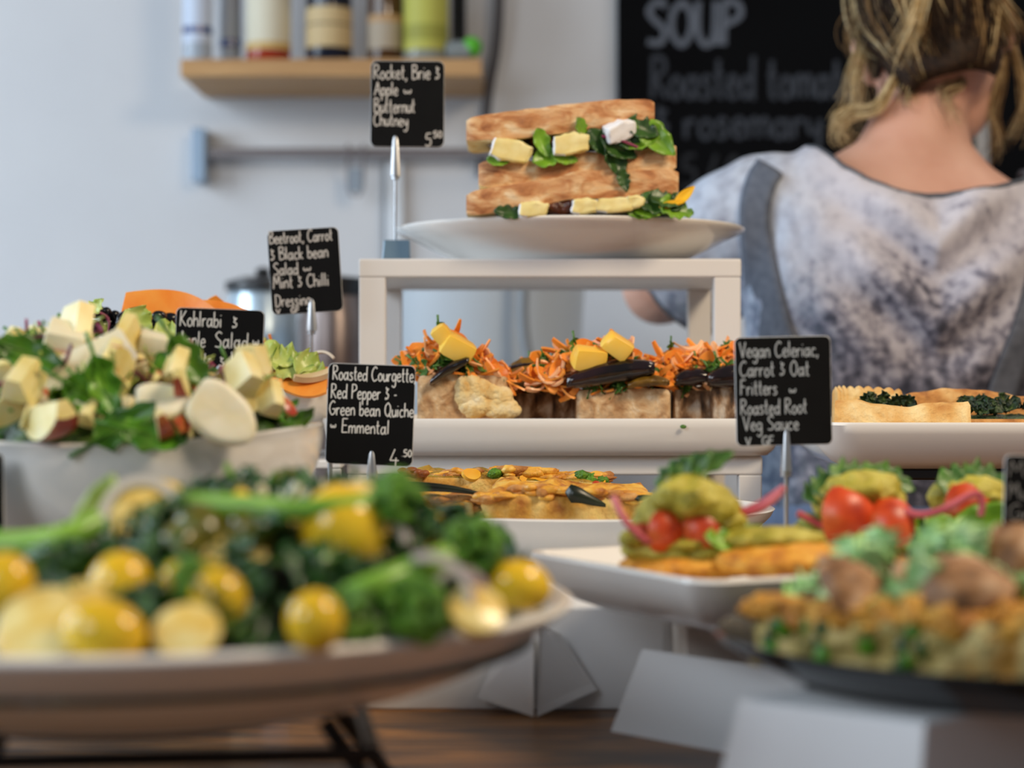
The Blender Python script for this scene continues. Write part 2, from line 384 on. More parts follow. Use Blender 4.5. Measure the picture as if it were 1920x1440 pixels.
t = thing('coffee_flask', 'dark flask with black top half hidden by the white display stand', 'flask', (X(668, 3.25), 3.25, 0.96))
MB().lathe([(0.001, 0), (0.038, 0), (0.04, 0.01), (0.04, 0.30), (0.03, 0.34), (0.001, 0.34)], 28).build('body', mat('dark_flask', [(0.3, '#221c1e'), (0.7, '#4c4248')], rough=0.3, scale=8), t)
MB().lathe([(0.001, 0.34), (0.034, 0.34), (0.034, 0.362), (0.001, 0.365)], 24).build('lid', BMET, t)
t = thing('mixing_bowl', 'large pale mixing bowl on the back worktop seen through the stand', 'bowl', (X(905, 2.85), 2.85, 0.96))
MB().lathe([(0.001, 0.11), (0.06, 0.11), (0.12, 0.17), (0.142, 0.26), (0.148, 0.36), (0.152, 0.362), (0.146, 0.366), (0.138, 0.26), (0.10, 0.175), (0.001, 0.13)], 40).build('body', mat('pale_blue_enamel', '#b9c2ca', rough=0.3), t)
MB().lathe([(0.001, 0), (0.085, 0), (0.08, 0.02), (0.05, 0.06), (0.05, 0.11), (0.001, 0.11)], 32).build('foot', mat('dark_brown_base', '#2e2624', rough=0.4), t)
t = thing('mixer_motor', 'dark brown appliance behind the left leg of the display stand', 'appliance', (X(745, 3.12), 3.12, 0.96))
MB().box((-0.028, -0.05, 0.0), (0.05, 0.06, 0.33)).build('body', mat('dark_brown_base', ''), t, smooth=False, bevel=0.012)
MB().box((-0.03, -0.055, 0.02), (0.045, -0.05, 0.08)).build('control_panel', BMET, t, smooth=False)
tag(MB().tube(catmull([P(979, 440, 2.66), P(981, 540, 2.66), P(980, 590, 2.66), P(986, 650, 2.66), P(1006, 740, 2.66), P(1010, 900, 2.66), Vector((X(1010, 2.66), 2.66, 0.966))]), 0.008, 8).build('cable', mat('grey_cable', '#7e858c', rough=0.5)), 'grey cable hanging down in front of the mixing bowl', 'cable')

# ------------------------------------------------------------------ single stroke handwriting
GL = {
'A': (.54, [[(0, 0), (.28, 1)], [(.28, 1), (.52, 0)], [(.1, .38), (.43, .36)]]),
'B': (.46, [[(0.02, 0), (0, 1)], [(0, 1), (.3, .97), (.33, .72), (.05, .54)], [(.05, .54), (.4, .46), (.42, .12), (.02, 0)]]),
'C': (.5, [[(.46, .86), (.3, 1), (.06, .72), (.03, .3), (.22, 0), (.48, .14)]]),
'D': (.5, [[(.03, 0), (.03, 1)], [(.03, 1), (.38, .86), (.46, .45), (.3, .08), (.03, 0)]]),
'E': (.44, [[(0, 0), (.04, 1)], [(.04, 1), (.42, 1)], [(.02, .52), (.36, .52)], [(0, 0), (.42, .02)]]),
'F': (.42, [[(0, 0), (.04, 1)], [(.04, 1), (.4, 1)], [(.02, .54), (.34, .54)]]),
'G': (.52, [[(.46, .86), (.3, 1), (.06, .72), (.03, .3), (.22, 0), (.46, .16), (.48, .42)], [(.26, .42), (.5, .42)]]),
'K': (.48, [[(.02, 0), (.06, 1)], [(.44, 1), (.08, .44)], [(.08, .46), (.46, 0)]]),
'L': (.4, [[(.02, 1), (0, 0)], [(0, 0), (.38, .02)]]),
'M': (.62, [[(0, 0), (.1, 1)], [(.1, 1), (.3, .36)], [(.3, .36), (.5, 1)], [(.5, 1), (.6, 0)]]),
'O': (.52, [[(.3, 1), (.06, .74), (.04, .28), (.26, 0), (.46, .3), (.46, .74), (.26, 1)]]),
'P': (.44, [[(.03, 0), (.05, 1)], [(.05, 1), (.36, .94), (.4, .66), (.05, .46)]]),
'Q': (.54, [[(.3, 1), (.06, .74), (.04, .28), (.26, 0), (.46, .3), (.46, .74), (.26, 1)], [(.32, .2), (.54, -.06)]]),
'R': (.48, [[(.03, 0), (.05, 1)], [(.05, 1), (.36, .94), (.38, .64), (.05, .5)], [(.1, .5), (.46, 0)]]),
'S': (.46, [[(.44, .88), (.26, 1), (.05, .78), (.2, .55), (.4, .36), (.32, .06), (.02, .08)]]),
'U': (.5, [[(.03, 1), (.03, .3), (.2, 0), (.4, .22), (.44, 1)], [(.44, .5), (.47, 0)]]),
'V': (.48, [[(0, 1), (.24, 0)], [(.24, 0), (.46, 1)]]),
'W': (.7, [[(0, 1), (.18, 0)], [(.18, 0), (.34, .7)], [(.34, .7), (.5, 0)], [(.5, 0), (.68, 1)]]),
'a': (.44, [[(.33, .44), (.14, .5), (.02, .22), (.14, 0), (.32, .2), (.35, .5)], [(.36, .56), (.36, .1), (.45, .0)]]),
'b': (.36, [[(.02, 1), (.02, .02)], [(.02, .36), (.2, .52), (.34, .3), (.22, .02), (.02, .06)]]),
'c': (.34, [[(.32, .44), (.16, .52), (.02, .26), (.14, 0), (.32, .08)]]),
'd': (.42, [[(.33, .4), (.16, .5), (.02, .24), (.14, 0), (.34, .18)], [(.39, 1), (.37, .08), (.43, .0)]]),
'e': (.36, [[(.04, .26), (.32, .32), (.22, .54), (.05, .4), (.05, .12), (.2, 0), (.34, .1)]]),
'f': (.3, [[(.3, .92), (.18, 1), (.12, .74), (.1, 0)], [(0, .5), (.28, .5)]]),
'g': (.38, [[(.34, .46), (.16, .54), (.02, .26), (.14, .02), (.33, .2)], [(.34, .52), (.34, -.2), (.2, -.4), (.02, -.28)]]),
'h': (.36, [[(.02, 1), (.02, 0)], [(.02, .34), (.2, .54), (.32, .36), (.33, 0)]]),
'i': (.14, [[(.06, .52), (.06, 0)], [(.07, .74), (.075, .78)]]),
'k': (.34, [[(.02, 1), (.02, 0)], [(.3, .54), (.04, .24)], [(.08, .28), (.32, 0)]]),
'l': (.14, [[(.06, 1), (.05, .02)]]),
'm': (.56, [[(.02, .52), (.02, 0)], [(.02, .36), (.16, .54), (.26, .36), (.26, 0)], [(.26, .36), (.42, .54), (.51, .36), (.52, 0)]]),
'n': (.36, [[(.02, .52), (.02, 0)], [(.02, .34), (.2, .54), (.32, .36), (.33, 0)]]),
'o': (.38, [[(.2, .54), (.04, .36), (.06, .1), (.2, 0), (.35, .18), (.32, .42), (.18, .54)]]),
'p': (.36, [[(.04, .54), (.02, -.38)], [(.03, .36), (.2, .54), (.34, .3), (.22, .02), (.03, .1)]]),
'r': (.28, [[(.02, .52), (.03, 0)], [(.03, .3), (.14, .5), (.28, .48)]]),
's': (.32, [[(.28, .46), (.14, .54), (.05, .4), (.2, .26), (.26, .1), (.12, 0), (.0, .06)]]),
't': (.28, [[(.12, .92), (.11, .12), (.26, .02)], [(0, .56), (.26, .58)]]),
'u': (.36, [[(.02, .52), (.04, .14), (.16, 0), (.32, .2)], [(.33, .52), (.35, 0)]]),
'v': (.32, [[(0, .52), (.14, 0)], [(.14, 0), (.3, .52)]]),
'w': (.4, [[(.02, .44), (.04, .14), (.14, .1), (.2, .32)], [(.2, .32), (.26, .1), (.36, .16), (.38, .46)]]),
'y': (.36, [[(.02, .52), (.06, .2), (.2, .14), (.32, .34)], [(.34, .52), (.3, -.2), (.14, -.4), (.0, -.3)]]),
'&': (.36, [[(.1, .9), (.14, .72), (.28, .78), (.12, .5), (.3, .34), (.2, .08), (.02, .16)], [(.02, .02), (.1, .1)]]),
'4': (.4, [[(.22, 1), (.02, .3)], [(.02, .3), (.4, .3)], [(.28, .48), (.26, -.04)]]),
'5': (.4, [[(.36, 1), (.08, .98)], [(.08, .98), (.06, .6), (.3, .56), (.34, .2), (.16, 0), (.0, .1)]]),
'0': (.4, [[(.22, 1), (.05, .7), (.06, .22), (.2, 0), (.35, .26), (.34, .74), (.2, 1)]]),
'3': (.4, [[(.04, .92), (.24, 1), (.32, .76), (.12, .54), (.34, .3), (.2, 0), (.0, .1)]]),
',': (.14, [[(.08, .08), (.02, -.16)]]), '.': (.14, [[(.05, .02), (.06, .06)]]), '-': (.3, [[(.04, .34), (.24, .36)]]),
'_': (.4, [[(.0, -.12), (.38, -.1)]]), ' ': (.26, []),
}
def text_width(t): return sum(GL[c][0] + .08 for c in t) - .08
def write(mb, t, x, z, cap, width, r, y=0.0, rz=rnd, jit=0.02):
    """strokes of t into mb, baseline start (x, z), cap height cap, total width"""
    k = width / text_width(t); cx = x
    for ch in t:
        wd, st = GL[ch]
        dz = rz.uniform(-jit, jit) * cap
        for s_ in st:
            pts = [(cx + p[0] * k, y, z + dz + p[1] * cap) for p in s_]
            pts = catmull(pts, 5) if len(pts) > 2 else pts
            mb.tube(pts, r, 6, flat=0.35)
        cx += (wd + .08) * k

def rounded_rect(w_, h_, r, n=6):
    pts = []
    for (cx, cz, a0) in ((w_ / 2 - r, h_ / 2 - r, 0), (-w_ / 2 + r, h_ / 2 - r, pi / 2), (-w_ / 2 + r, -h_ / 2 + r, pi), (w_ / 2 - r, -h_ / 2 + r, 1.5 * pi)):
        for i in range(n + 1):
            a = a0 + pi / 2 * i / n
            pts.append((cx + r * math.cos(a), cz + r * math.sin(a)))
    return pts
WEDGE = mat('white_card_edge', '#d8d8d8', rough=0.6)
def sign(u, v, wp, hp, D, roll, lines, clip, zb, label, r_px=2.1, base=None, name='menu_card', chalk=CHALK, lean=0.0):
    """card centre (u,v), size in photo pixels at distance D; clip=(u, v_top, v_bottom)"""
    c = P(u, v, D); k = D / F
    bx = X(clip[0], D)
    t = thing(name, label, 'sign', (bx, D + 0.002, zb), 0, 'black handwritten menu cards')
    o3 = Vector((bx, D + 0.002, zb))
    M_ = Matrix.Translation(c - o3) @ Matrix.Rotation(math.radians(roll), 4, 'Y') @ Matrix.Rotation(lean, 4, 'X')
    rr = rounded_rect(wp * k, hp * k, 11 * k)
    q = MB(); th = 0.0009
    q.loft([[(p[0], th, p[1]) for p in rr], [(p[0], 0.0003, p[1]) for p in rr], [(p[0] * .993, 0, p[1] * .993) for p in rr]], mi=1, cap=True)
    q.mi[-1] = 0; q.mi[-2] = 0
    q.xform(M_).build('card', [BCARD, WEDGE], t, smooth=False)
    q = MB()
    for (tx, x, b, cap, wd) in lines:
        write(q, tx, (x - wp / 2) * k, (hp / 2 - b) * k, cap * k, wd * k, r_px * k, -0.0002)
    if lines: q.xform(M_).build('lettering', chalk, t)
    # spring clip: two tapering jaws and a ferrule
    zt, zc = Z(clip[1], D) - zb, Z(clip[2], D) - zb
    q = MB()
    for dy in (-0.0026, 0.0024):
        q.tube([(0, dy * 0.55, zt), (0, dy, zt * .6 + zc * .4), (0, dy * 1.2, zc)], [(0.0006, 4.5 * k), (0.0012, 7 * k), (0.0016, 10 * k)], 10)
    q.build('clip', STEEL, t)
    q = MB().tube([(0, 0, zc + 0.003), (0, 0, zc - 0.003)], 0.0032, 12)
    q.build('ferrule', STEEL, t)
    MB().tube([(0, 0, zc), (0, 0, 0.0)], 0.0013, 10).build('stick', STEEL, t)
    if base == 'wedge':
        MB().add([(-.011, -.012, 0), (.013, -.012, 0), (.013, .012, 0), (-.011, .012, 0), (-.0095, -.006, .0195), (.0125, -.006, .0195), (.0125, .008, .0195), (-.0095, .008, .0195)],
                 [[0, 3, 2, 1], [4, 5, 6, 7], [0, 1, 5, 4], [1, 2, 6, 5], [2, 3, 7, 6], [3, 0, 4, 7]]).build('base', mat('blue_grey_steel', '#7f97a8', rough=.35, metal=.5), t, smooth=False, bevel=0.001)
    elif base == 'disc':
        MB().lathe([(0.001, 0), (.014, 0), (.014, .0025), (.003, .004), (.001, .004)], 24).build('base', STEEL, t)
    return t
# ------------------------------------------------------------------ stands, boxes, dishes
def riser(name, label, u0, u1, D, depth, ztop, zbot, th, leg, mt, group=None):
    x0, x1 = X(u0, D), X(u1, D); cx = (x0 + x1) / 2
    t = thing(name, label, 'stand', (cx, D + depth / 2, zbot), 0, group)
    h = ztop - zbot; w_ = (x1 - x0) / 2; d = depth / 2
    q = MB().box((-w_, -d, h - th), (w_, d, h)); q.build('top_panel', mt, t, smooth=False, bevel=0.0018)
    for sx in (-1, 1):
        for sy in (-1, 1):
            a = sx * (w_ - leg / 2 - 0.0004); b = sy * (d - leg * 0.35 - 0.0004)
            MB().box((a - leg / 2, b - leg * .35, 0), (a + leg / 2, b + leg * .35, h - th)).build('leg', mt, t, smooth=False, bevel=0.0012)
    return t
LOW = Z(855, 1.52)
riser('display_stand', 'wide white metal stand carrying the long platter of open sandwiches', 650, 1430, 1.52, 0.28, LOW, CT, m(36, 1.52), m(44, 1.52), WMET, 'white metal display stands')
UPT = Z(485, 1.65)
riser('display_stand', 'white metal stand raising the plate of tall brie sandwiches', 672, 1390, 1.65, 0.26, UPT, LOW, m(35, 1.65), m(50, 1.65), WMET, 'white metal display stands')
CSB = Z(862, 1.5)
riser('display_stand', 'thin topped white stand under the carrot and black bean bowl', 215, 640, 1.49, 0.2, CSB, CT, m(16, 1.5), m(18, 1.5), WMET, 'white metal display stands')
RPB = Z(879, 1.43)
riser('display_stand', 'black metal stand under the tart platter', 1640, 2380, 1.42, 0.16, RPB, CT, m(20, 1.42), m(22, 1.42), BMET)

def plate(name, label, c, prof, seg=96, wave=None, mt=None, cat='plate', rot=0, sx=1, sy=1):
    o = MB().lathe(prof, seg, (0, 0, 0), wave, sx, sy, rot=rot).build(name, mt or CER, loc=c, angle=50)
    return tag(o, label, cat)
def bowlprof(R, h, base, th=0.004, lip=0.0, power=2.0, n=10, fl=0.003):
    """outer wall base->rim, then inner rim->floor"""
    o = [(0.001, 0), (base, 0), (base + 0.002, 0.003)]
    for i in range(1, n + 1):
        t_ = i / n
        o.append((base + 0.002 + (R - base - 0.002) * t_ ** (1 / power) if power < 0 else base + 0.002 + (R - base - 0.002) * (1 - (1 - t_) ** power) , 0.003 + (h - 0.003 - th / 2) * t_))
    o.append((R + 0.0006, h - th * .3)); o.append((R - th * .4, h)); o.append((R - th - lip, h - th * .2 - lip * .25))
    for i in range(n - 1, 0, -1):
        t_ = i / n
        r = base + (R - th - lip - base) * (1 - (1 - t_) ** power)
        o.append((r, th + fl + (h - th - fl - lip * .25) * t_))
    o.append((base * .9, th + fl)); o.append((0.001, th + fl))
    return o
def smoothprof(pr):
    return [(max(.001, p.x), p.y) for p in catmull([(a, b_, 0) for a, b_ in pr], 4)]
# top plate
TPZ = UPT + 0.0005
TP = Vector((X(1068, 1.76), 1.76, TPZ))
plate('dinner_plate', 'round white plate on the top stand holding two brie sandwiches', TP,
      [(0.001, 0.002), (0.082, 0.002), (0.084, 0), (0.098, 0), (0.1, 0.002), (0.118, 0.011), (0.138, 0.021), (0.1545, 0.0285), (0.1555, 0.031), (0.1535, 0.0325), (0.15, 0.0315), (0.13, 0.021), (0.11, 0.011), (0.1, 0.008), (0.001, 0.0065)])
# rectangular platters
def rect_platter(name, label, cx, y0, w_, d, zb, h, inset, mt=None, rot=0, corner=0.02, lipw=0.006, loc=None, bow=0.0, seglen=8):
    def ring(ins, z, r):
        W, Dp = w_ / 2 - ins, d / 2 - ins; pts = []
        for (px, py, a0) in ((W - r, Dp - r, 0), (-W + r, Dp - r, pi / 2), (-W + r, -Dp + r, pi), (W - r, -Dp + r, 1.5 * pi)):
            for i in range(seglen + 1):
                a = a0 + pi / 2 * i / seglen
                x, y = px + r * math.cos(a), py + r * math.sin(a)
                q_ = bow * ((abs(x) / W) ** 2 * (abs(y) / Dp) ** 2) * (z / h)
                pts.append((x, y, z + q_))
        return pts
    c = corner
    q = MB()
    rings = [ring(inset, 0, c * .7), ring(inset * .62, h * .16, c * .8), ring(inset * .3, h * .45, c * .9), ring(inset * .1, h * .75, c), ring(0.0002, h * .94, c), ring(0.001, h, c),
             ring(lipw * .7, h, c * .95), ring(lipw, h * .93, c * .9), ring(inset * .5 + lipw, h * .5, c * .8), ring(inset + lipw, h * .28, c * .7), ring(inset + lipw + 0.02, h * .22, c * .5)]
    q.loft(rings)
    o = q.build(name, mt or CER, loc=(cx, y0 + d / 2, zb) if loc is None else loc, angle=50)
    o.rotation_euler = (0, 0, rot)
    return tag(o, label, 'plate')
MPZ = LOW + 0.0005
MPH = Z(785, 1.5) - MPZ
rect_platter('long_platter', 'long white platter of open aubergine and carrot sandwiches', (X(598, 1.5) + X(1478, 1.5)) / 2, 1.5, m(880, 1.5), 0.16, MPZ, MPH, 0.012, corner=0.024)
RPH = Z(793, 1.4) - RPB
rect_platter('long_platter', 'white platter on black stand holding spinach tarts', X(1522, 1.4) + 0.188, 1.39, 0.376, 0.18, RPB + 0.0005, RPH, 0.030, corner=0.03)
# quiche plate on white box
BXT = CZ - 0.129
QP = Vector((X(1084, 1.33), 1.33, BXT + 0.0005))
plate('round_dish', 'round white dish of golden courgette quiche slices', QP, bowlprof(0.131, 0.0395, 0.072, 0.004, power=1.5))
def wbox(name, label, pts, z0, z1, flare=0.0, mt=None, cat='box'):
    """card box on plan corner points"""
    cx = sum(p[0] for p in pts) / len(pts); cy = sum(p[1] for p in pts) / len(pts)
    q = MB(); h = z1 - z0
    q.loft([[((p[0] - cx) * (1 + flare), (p[1] - cy) * (1 + flare), 0) for p in pts], [(p[0] - cx, p[1] - cy, h) for p in pts]])
    o = q.build(name, mt or WCARD, loc=(cx, cy, z0), smooth=False, bevel=0.0012)
    return tag(o, label, cat)
wbox('white_box', 'low white card box under the courgette quiche dish', [(-0.125, 1.085), (0.083, 1.085), (0.16, 1.12), (0.16, 1.44), (-0.125, 1.44)], CT, BXT)
# folded card leaning at the box
t = thing('folded_card', 'folded white card opened in a vee in front of the low box', 'card', (X(1003, 1.06), 1.06, CT))
o3 = Vector((X(1003, 1.06), 1.06, CT))
a = Vector((0, 0, 0.0005))
def flap(p0, p1, p2, p3, nm):
    P4 = [p - o3 for p in (p0, p1, p2, p3)]
    q = MB().add(P4 + [p + Vector((0, 0.0008, 0)) for p in P4], [[0, 1, 2, 3], [7, 6, 5, 4], [0, 4, 5, 1], [1, 5, 6, 2], [2, 6, 7, 3], [3, 7, 4, 0]])
    q.build(nm, WCARD, t, smooth=False)
flap(Vector((X(1001, 1.06), 1.06, CT + .0005)), P(1000, 1180, 1.066), P(948, 1185, 1.08), P(895, 1309, 1.08), 'card_panel')
flap(Vector((X(1006, 1.06), 1.06, CT + .0005)), P(1120, 1294, 1.082), P(1052, 1190, 1.082), P(1012, 1170, 1.07), 'card_panel')

# square plate
ra = math.atan2(0.079, 0.15)
SQB = CZ - 0.122; SQH = 0.0285
sqc = Vector((0.1225, 1.0045, SQB))
SQ = rect_platter('square_plate', 'square white plate of orange fritter stacks', 0, 0, 0.176, 0.176, SQB, SQH, 0.03, rot=ra, corner=0.016, loc=sqc, lipw=0.005, bow=0.0)
wbox('white_box', 'small white card box supporting the square fritter plate', [(0.088, 1.0), (0.19, 1.0), (0.19, 1.1), (0.088, 1.1)], CT, SQB - 0.0005, mt=mat('warm_card', '#cfc6bd', rough=.6))
# tent card
A_ = Vector((X(1145, 1.02), 1.02, CT)); B_ = Vector((X(1350, .965), .965, CT))
d_ = (B_ - A_); d_.z = 0; d_.normalize(); nrm = Vector((-d_.y, d_.x, 0))
A2 = A_; B2 = A_ + d_ * 0.125
R0 = A_ + d_ * 0.011 + nrm * 0.012 + Vector((0, 0, 0.0425)); R1 = B2 - d_ * 0.005 + nrm * 0.012 + Vector((0, 0, 0.0425))
A3 = A2 + nrm * 0.024; B3 = B2 + nrm * 0.024
q = MB(); L_ = [A2, B2, R1, R0, A3, B3]
q.add([p - A_ for p in L_], [[0, 1, 2, 3], [3, 2, 5, 4]])
o = q.build('tent_card', WCARD, loc=A_, smooth=False); sm = o.modifiers.new('s', 'SOLIDIFY'); sm.thickness = 0.0008
tag(o, 'white folded tent card standing on the wood in front of the fritter plate', 'card')

# black plate on white riser box
BPB = CZ - 0.1235
rc = [(0.0864, 0.752), (0.1466, 0.700), (0.31, 0.86), (0.25, 0.912)]
q = MB(); h = BPB - CT - 0.0005
cx, cy = sum(p[0] for p in rc) / 4, sum(p[1] for p in rc) / 4
q.loft([[((p[0] - cx) * 1.16, (p[1] - cy) * 1.16, 0) for p in rc], [(p[0] - cx, p[1] - cy, h) for p in rc]])
tag(q.build('white_box', WCARD, loc=(cx, cy, CT), smooth=False, bevel=0.001), 'slope sided white box beneath the black plate', 'box')
BPc = Vector((X(1345, 0.81) + 0.135, 0.81, BPB))
plate('black_plate', 'round black plate holding the mushroom topped bake', BPc,
      [(0.001, 0), (0.108, 0), (0.111, 0.0025), (0.122, 0.007), (0.134, 0.0142), (0.136, 0.0165), (0.134, 0.0178), (0.118, 0.0110), (0.106, 0.0068), (0.001, 0.006)], mt=BPLATE)

# front salad bowl on wire stand
FB = Vector((X(1070, .81) - 0.18, 0.81, CZ - 0.131)); FBH = 0.037
plate('salad_dish', 'large wide white dish of kale and yellow tomato salad', FB,
      smoothprof([(0.001, 0), (0.094, 0), (0.104, 0.0012), (0.125, 0.0062), (0.148, 0.0152), (0.166, 0.0262), (0.177, 0.0345), (0.1805, 0.0378), (0.179, 0.0398), (0.1755, 0.0392), (0.162, 0.030), (0.14, 0.018), (0.11, 0.009), (0.001, 0.007)]), 128)
t = thing('wire_stand', 'black wire stand holding up the large kale salad dish', 'stand', (FB.x, FB.y, CT))
hs = FB.z - CT
MB().tube([(0.072 * math.cos(2 * pi * i / 40), 0.072 * math.sin(2 * pi * i / 40), hs - 0.004) for i in range(41)], 0.0035, 8).build('top_ring', BMET, t)
for (lx, ly) in ((-0.042 - 0.0, -0.075), (0.098, -0.06), (-0.08, 0.07), (0.08, 0.07)):
    MB().tube([(lx * .86, ly * .86, hs - 0.003), (lx, ly, hs * .62), (lx * 1.25, ly * 1.25, 0.002)], 0.0035, 8).build('leg', BMET, t)
for (p0, p1) in (((-0.05, -0.08, hs - .013), (0.104, -0.064, hs - .013)), ((0.104, -0.064, hs - .013), (0.086, 0.075, hs - .013))):
    MB().tube([p0, p1], 0.0032, 8).build('crossbar', BMET, t)

# kohlrabi bowl
KC = Vector((X(605, 1.09) - 0.112, 1.09, CZ - 0.124))
def kwave(a, r, z):
    k = max(0, (r - .06) / .052)
    return k * (0.004 * math.cos(2 * a) - 0.004)
plate('salad_bowl', 'deep white bowl of kohlrabi and apple salad', KC, bowlprof(0.112, 0.097, 0.055, 0.004, power=1.9, n=14), 96, kwave, cat='bowl')
wbox('white_box', 'white card box under the kohlrabi salad bowl', [(KC.x - .07, 1.03), (KC.x + .07, 1.03), (KC.x + .07, 1.15), (KC.x - .07, 1.15)], CT, KC.z - .0005)
# carrot bowl
CC = Vector((X(420, 1.59), 1.59, CSB + 0.0005))
plate('salad_bowl', 'white bowl of carrot ribbon and black bean salad', CC, bowlprof(0.1, 0.056, 0.05, 0.0035, power=1.9), 80, lambda a, r, z: max(0, (r - .06) / .04) * (-0.003 * math.cos(a)), cat='bowl')

# ------------------------------------------------------------------ signs
sign(694.5, 777.5, 164, 189, 1.215, 2.0, [
    ('Roasted Courgette,', 9, 31, 27, 156), ('Red Pepper & -', 7, 66, 27, 124), ('Green bean Quiche', 5, 97, 26, 158), ('w', 8, 122, 16, 10), ('Emmental', 30, 130, 26, 88), ('4', 121, 188, 30, 17), ('.50', 143, 171, 13, 19)],
    (697, 846, 892), BXT, 'menu card for roasted courgette and green bean quiche priced 4.50', r_px=1.2)
MB().tube([(X(618, 1.215) - X(697, 1.215), 0.001, 0.0), (X(618, 1.215) - X(697, 1.215), 0.001, Z(868, 1.215) - BXT)], 0.0016, 10).build('stick', STEEL, bpy.data.objects['menu_card'])
MB().box((-0.0275, -0.001, 0.0), (0.003, 0.003, 0.002)).build('foot_bar', STEEL, bpy.data.objects['menu_card'], smooth=False)
sign(411, 644, 166, 130, 1.185, 2.2, [
    ('Kohlrabi', 8, 35, 29, 78), ('&', 106, 35, 24, 10), ('Apple', 7, 73, 29, 50), ('Salad', 75, 73, 30, 62), ('w', 146, 66, 22, 11), ('_', 146, 70, 20, 11), ('Walnuts', 2, 108, 26, 68), ('&', 84, 108, 20, 10), ('Lemon', 107, 108, 28, 52)],
    (411, 685, 722), CZ - .06, 'menu card for kohlrabi and apple salad poking out of the apple heap', r_px=1.2)
sign(1469, 733, 180, 204, 1.125, -1.2, [
    ('Vegan Celeriac,', 9, 38, 29, 148), ('Carrot & Oat', 9, 74, 29, 130), ('Fritters', 10, 108, 28, 68), ('w', 101, 106, 18, 12), ('Roasted Root', 9, 145, 29, 124), ('Veg Sauce', 13, 175, 27, 104), ('V', 17, 203, 15, 10), ('GF', 48, 203, 17, 22)],
    (1475, 806, 884), CT, 'menu card for vegan celeriac, carrot and oat fritters', r_px=1.45, base='disc', chalk=mat('grey_pen', '#a9aeb2', rough=.8))
sign(764, 195, 138, 161, 1.71, 0.4, [
    ('Rocket, Brie &', 5, 34, 27, 124), ('Apple', 7, 65, 25, 44), ('w', 62, 62, 18, 14), ('Butternut', 7, 97, 27, 76), ('Chutney', 6, 122, 24, 64), ('5', 103, 159, 24, 12), ('50', 118, 143, 12, 16)],
    (741, 255, 330), UPT, 'menu card for rocket, brie and apple beside the top plate', r_px=1.5, base='wedge', chalk=mat('soft_white_pen', '#bdb8b2', rough=.8))
sign(572, 508, 134, 158, 1.64, -3.6, [
    ('Beetroot, Carrot', 4, 25, 23, 118), ('& Black bean', 4, 56, 24, 108), ('Salad', 8, 84, 23, 46), ('w', 64, 80, 16, 14), ('Mint & Chilli', 6, 109, 24, 104), ('Dressing', 8, 143, 23, 66), ('V', 8, 156, 9, 8), ('GF', 36, 156, 10, 16)],
    (584, 560, 620), CC.z + .02, 'menu card for beetroot, carrot and black bean salad', r_px=1.5, chalk=MATS['soft_white_pen'])
sign(1966, 950, 168, 190, 0.965, 1.5, [('Mill', 8, 40, 30, 60), ('Mushroom', 8, 82, 30, 130), ('Green', 10, 122, 30, 100), ('Roast', 12, 165, 30, 100)],
    (1990, 1030, 1070), CT, 'menu card cut off by the right edge of the frame above the mushrooms', r_px=1.2, base='disc', chalk=mat('dim_chalk', '#8d8a86', rough=.9))
sign(-70, 925, 154, 148, 0.973, -1, [], (-70, 985, 1040), CT, 'black card cut off by the left edge beside the kale salad', base='disc')

# blackboards
BD = 3.42
t = thing('blackboard', 'large menu blackboard on the wall reading SOUP', 'blackboard', (X(1500, BD), 3.45, Z(480, BD)))
W0, W1 = X(1158, BD) - X(1500, BD), X(1830, BD) - X(1500, BD); H = Z(-260, BD) - Z(480, BD)
BOARD = mat('blackboard_paint', [(0.3, '#050507'), (0.7, '#08090b')], rough=0.85, scale=6, spec=0.1)
MB().box((W0, -0.025, 0), (W1, -0.001, H)).build('board', BOARD, t, smooth=False, bevel=.002)
kb = BD / F
for (tx, u, vb, cap, wd, mt_, r) in (('SOUP', 1213, 84, 82, 178, mat('bright_chalk', '#5c616b', rough=.9), 7.0), ('Roasted tomato', 1222, 184, 78, 385, CHALKD, 5.0),
                              ('& rosemary', 1228, 258, 66, 312, CHALKD, 5.0), ('5.40', 1280, 350, 60, 110, mat('faint_chalk', '#1b1d22', rough=.9), 5.0)):
    q = MB(); write(q, tx, X(u, BD) - X(1500, BD), Z(vb, BD) - Z(480, BD), cap * kb, wd * kb, r * kb, -0.0258)
    q.build('chalk_writing', mt_, t)
tag(MB().box((X(1861, BD), 3.425, Z(480, BD)), (X(2300, BD), 3.449, Z(-260, BD))).build('blackboard', BOARD, smooth=False, bevel=.002), 'second blackboard at the right edge beyond the woman', 'blackboard')
# ------------------------------------------------------------------ person (seen from behind)
SKIN = mat('skin', [(0.3, '#c8937c'), (0.7, '#d8a993')], rough=0.5, scale=14, sss=0.25, sssr=0.01)
HD = mat('hair_dark', [(0.3, '#170d07'), (0.7, '#332112')], rough=0.6, scale=200, spec=0.2)
HM = mat('hair_mid', [(0.3, '#5e4426'), (0.7, '#8e6e42')], rough=0.5, spec=.3, scale=120)
HB = mat('hair_blond', [(0.3, '#b0925e'), (0.7, '#dcc69a')], rough=0.45, spec=.3, scale=120)
px, py = 0.4285, 2.12
pr = thing('person', 'woman seen from behind in a mottled grey tee with tied up blond hair', 'person', (px, py, 0))
def W(p): return Vector((p[0] - px, p[1] - py, p[2]))
def ring(c, rx, ry, n=28, tilt=0.0):
    return [Vector((c[0] + rx * math.cos(2 * pi * k / n) , c[1] + ry * math.sin(2 * pi * k / n), c[2] + rx * math.cos(2 * pi * k / n) * tilt)) for k in range(n)]
TL = -0.10          # shoulder line drops to the right
LS, LE, LW, LH = Vector((.272, 2.115, 1.352)), Vector((.168, 2.235, 1.285)), Vector((.245, 2.465, 1.288)), Vector((.262, 2.53, 1.285))
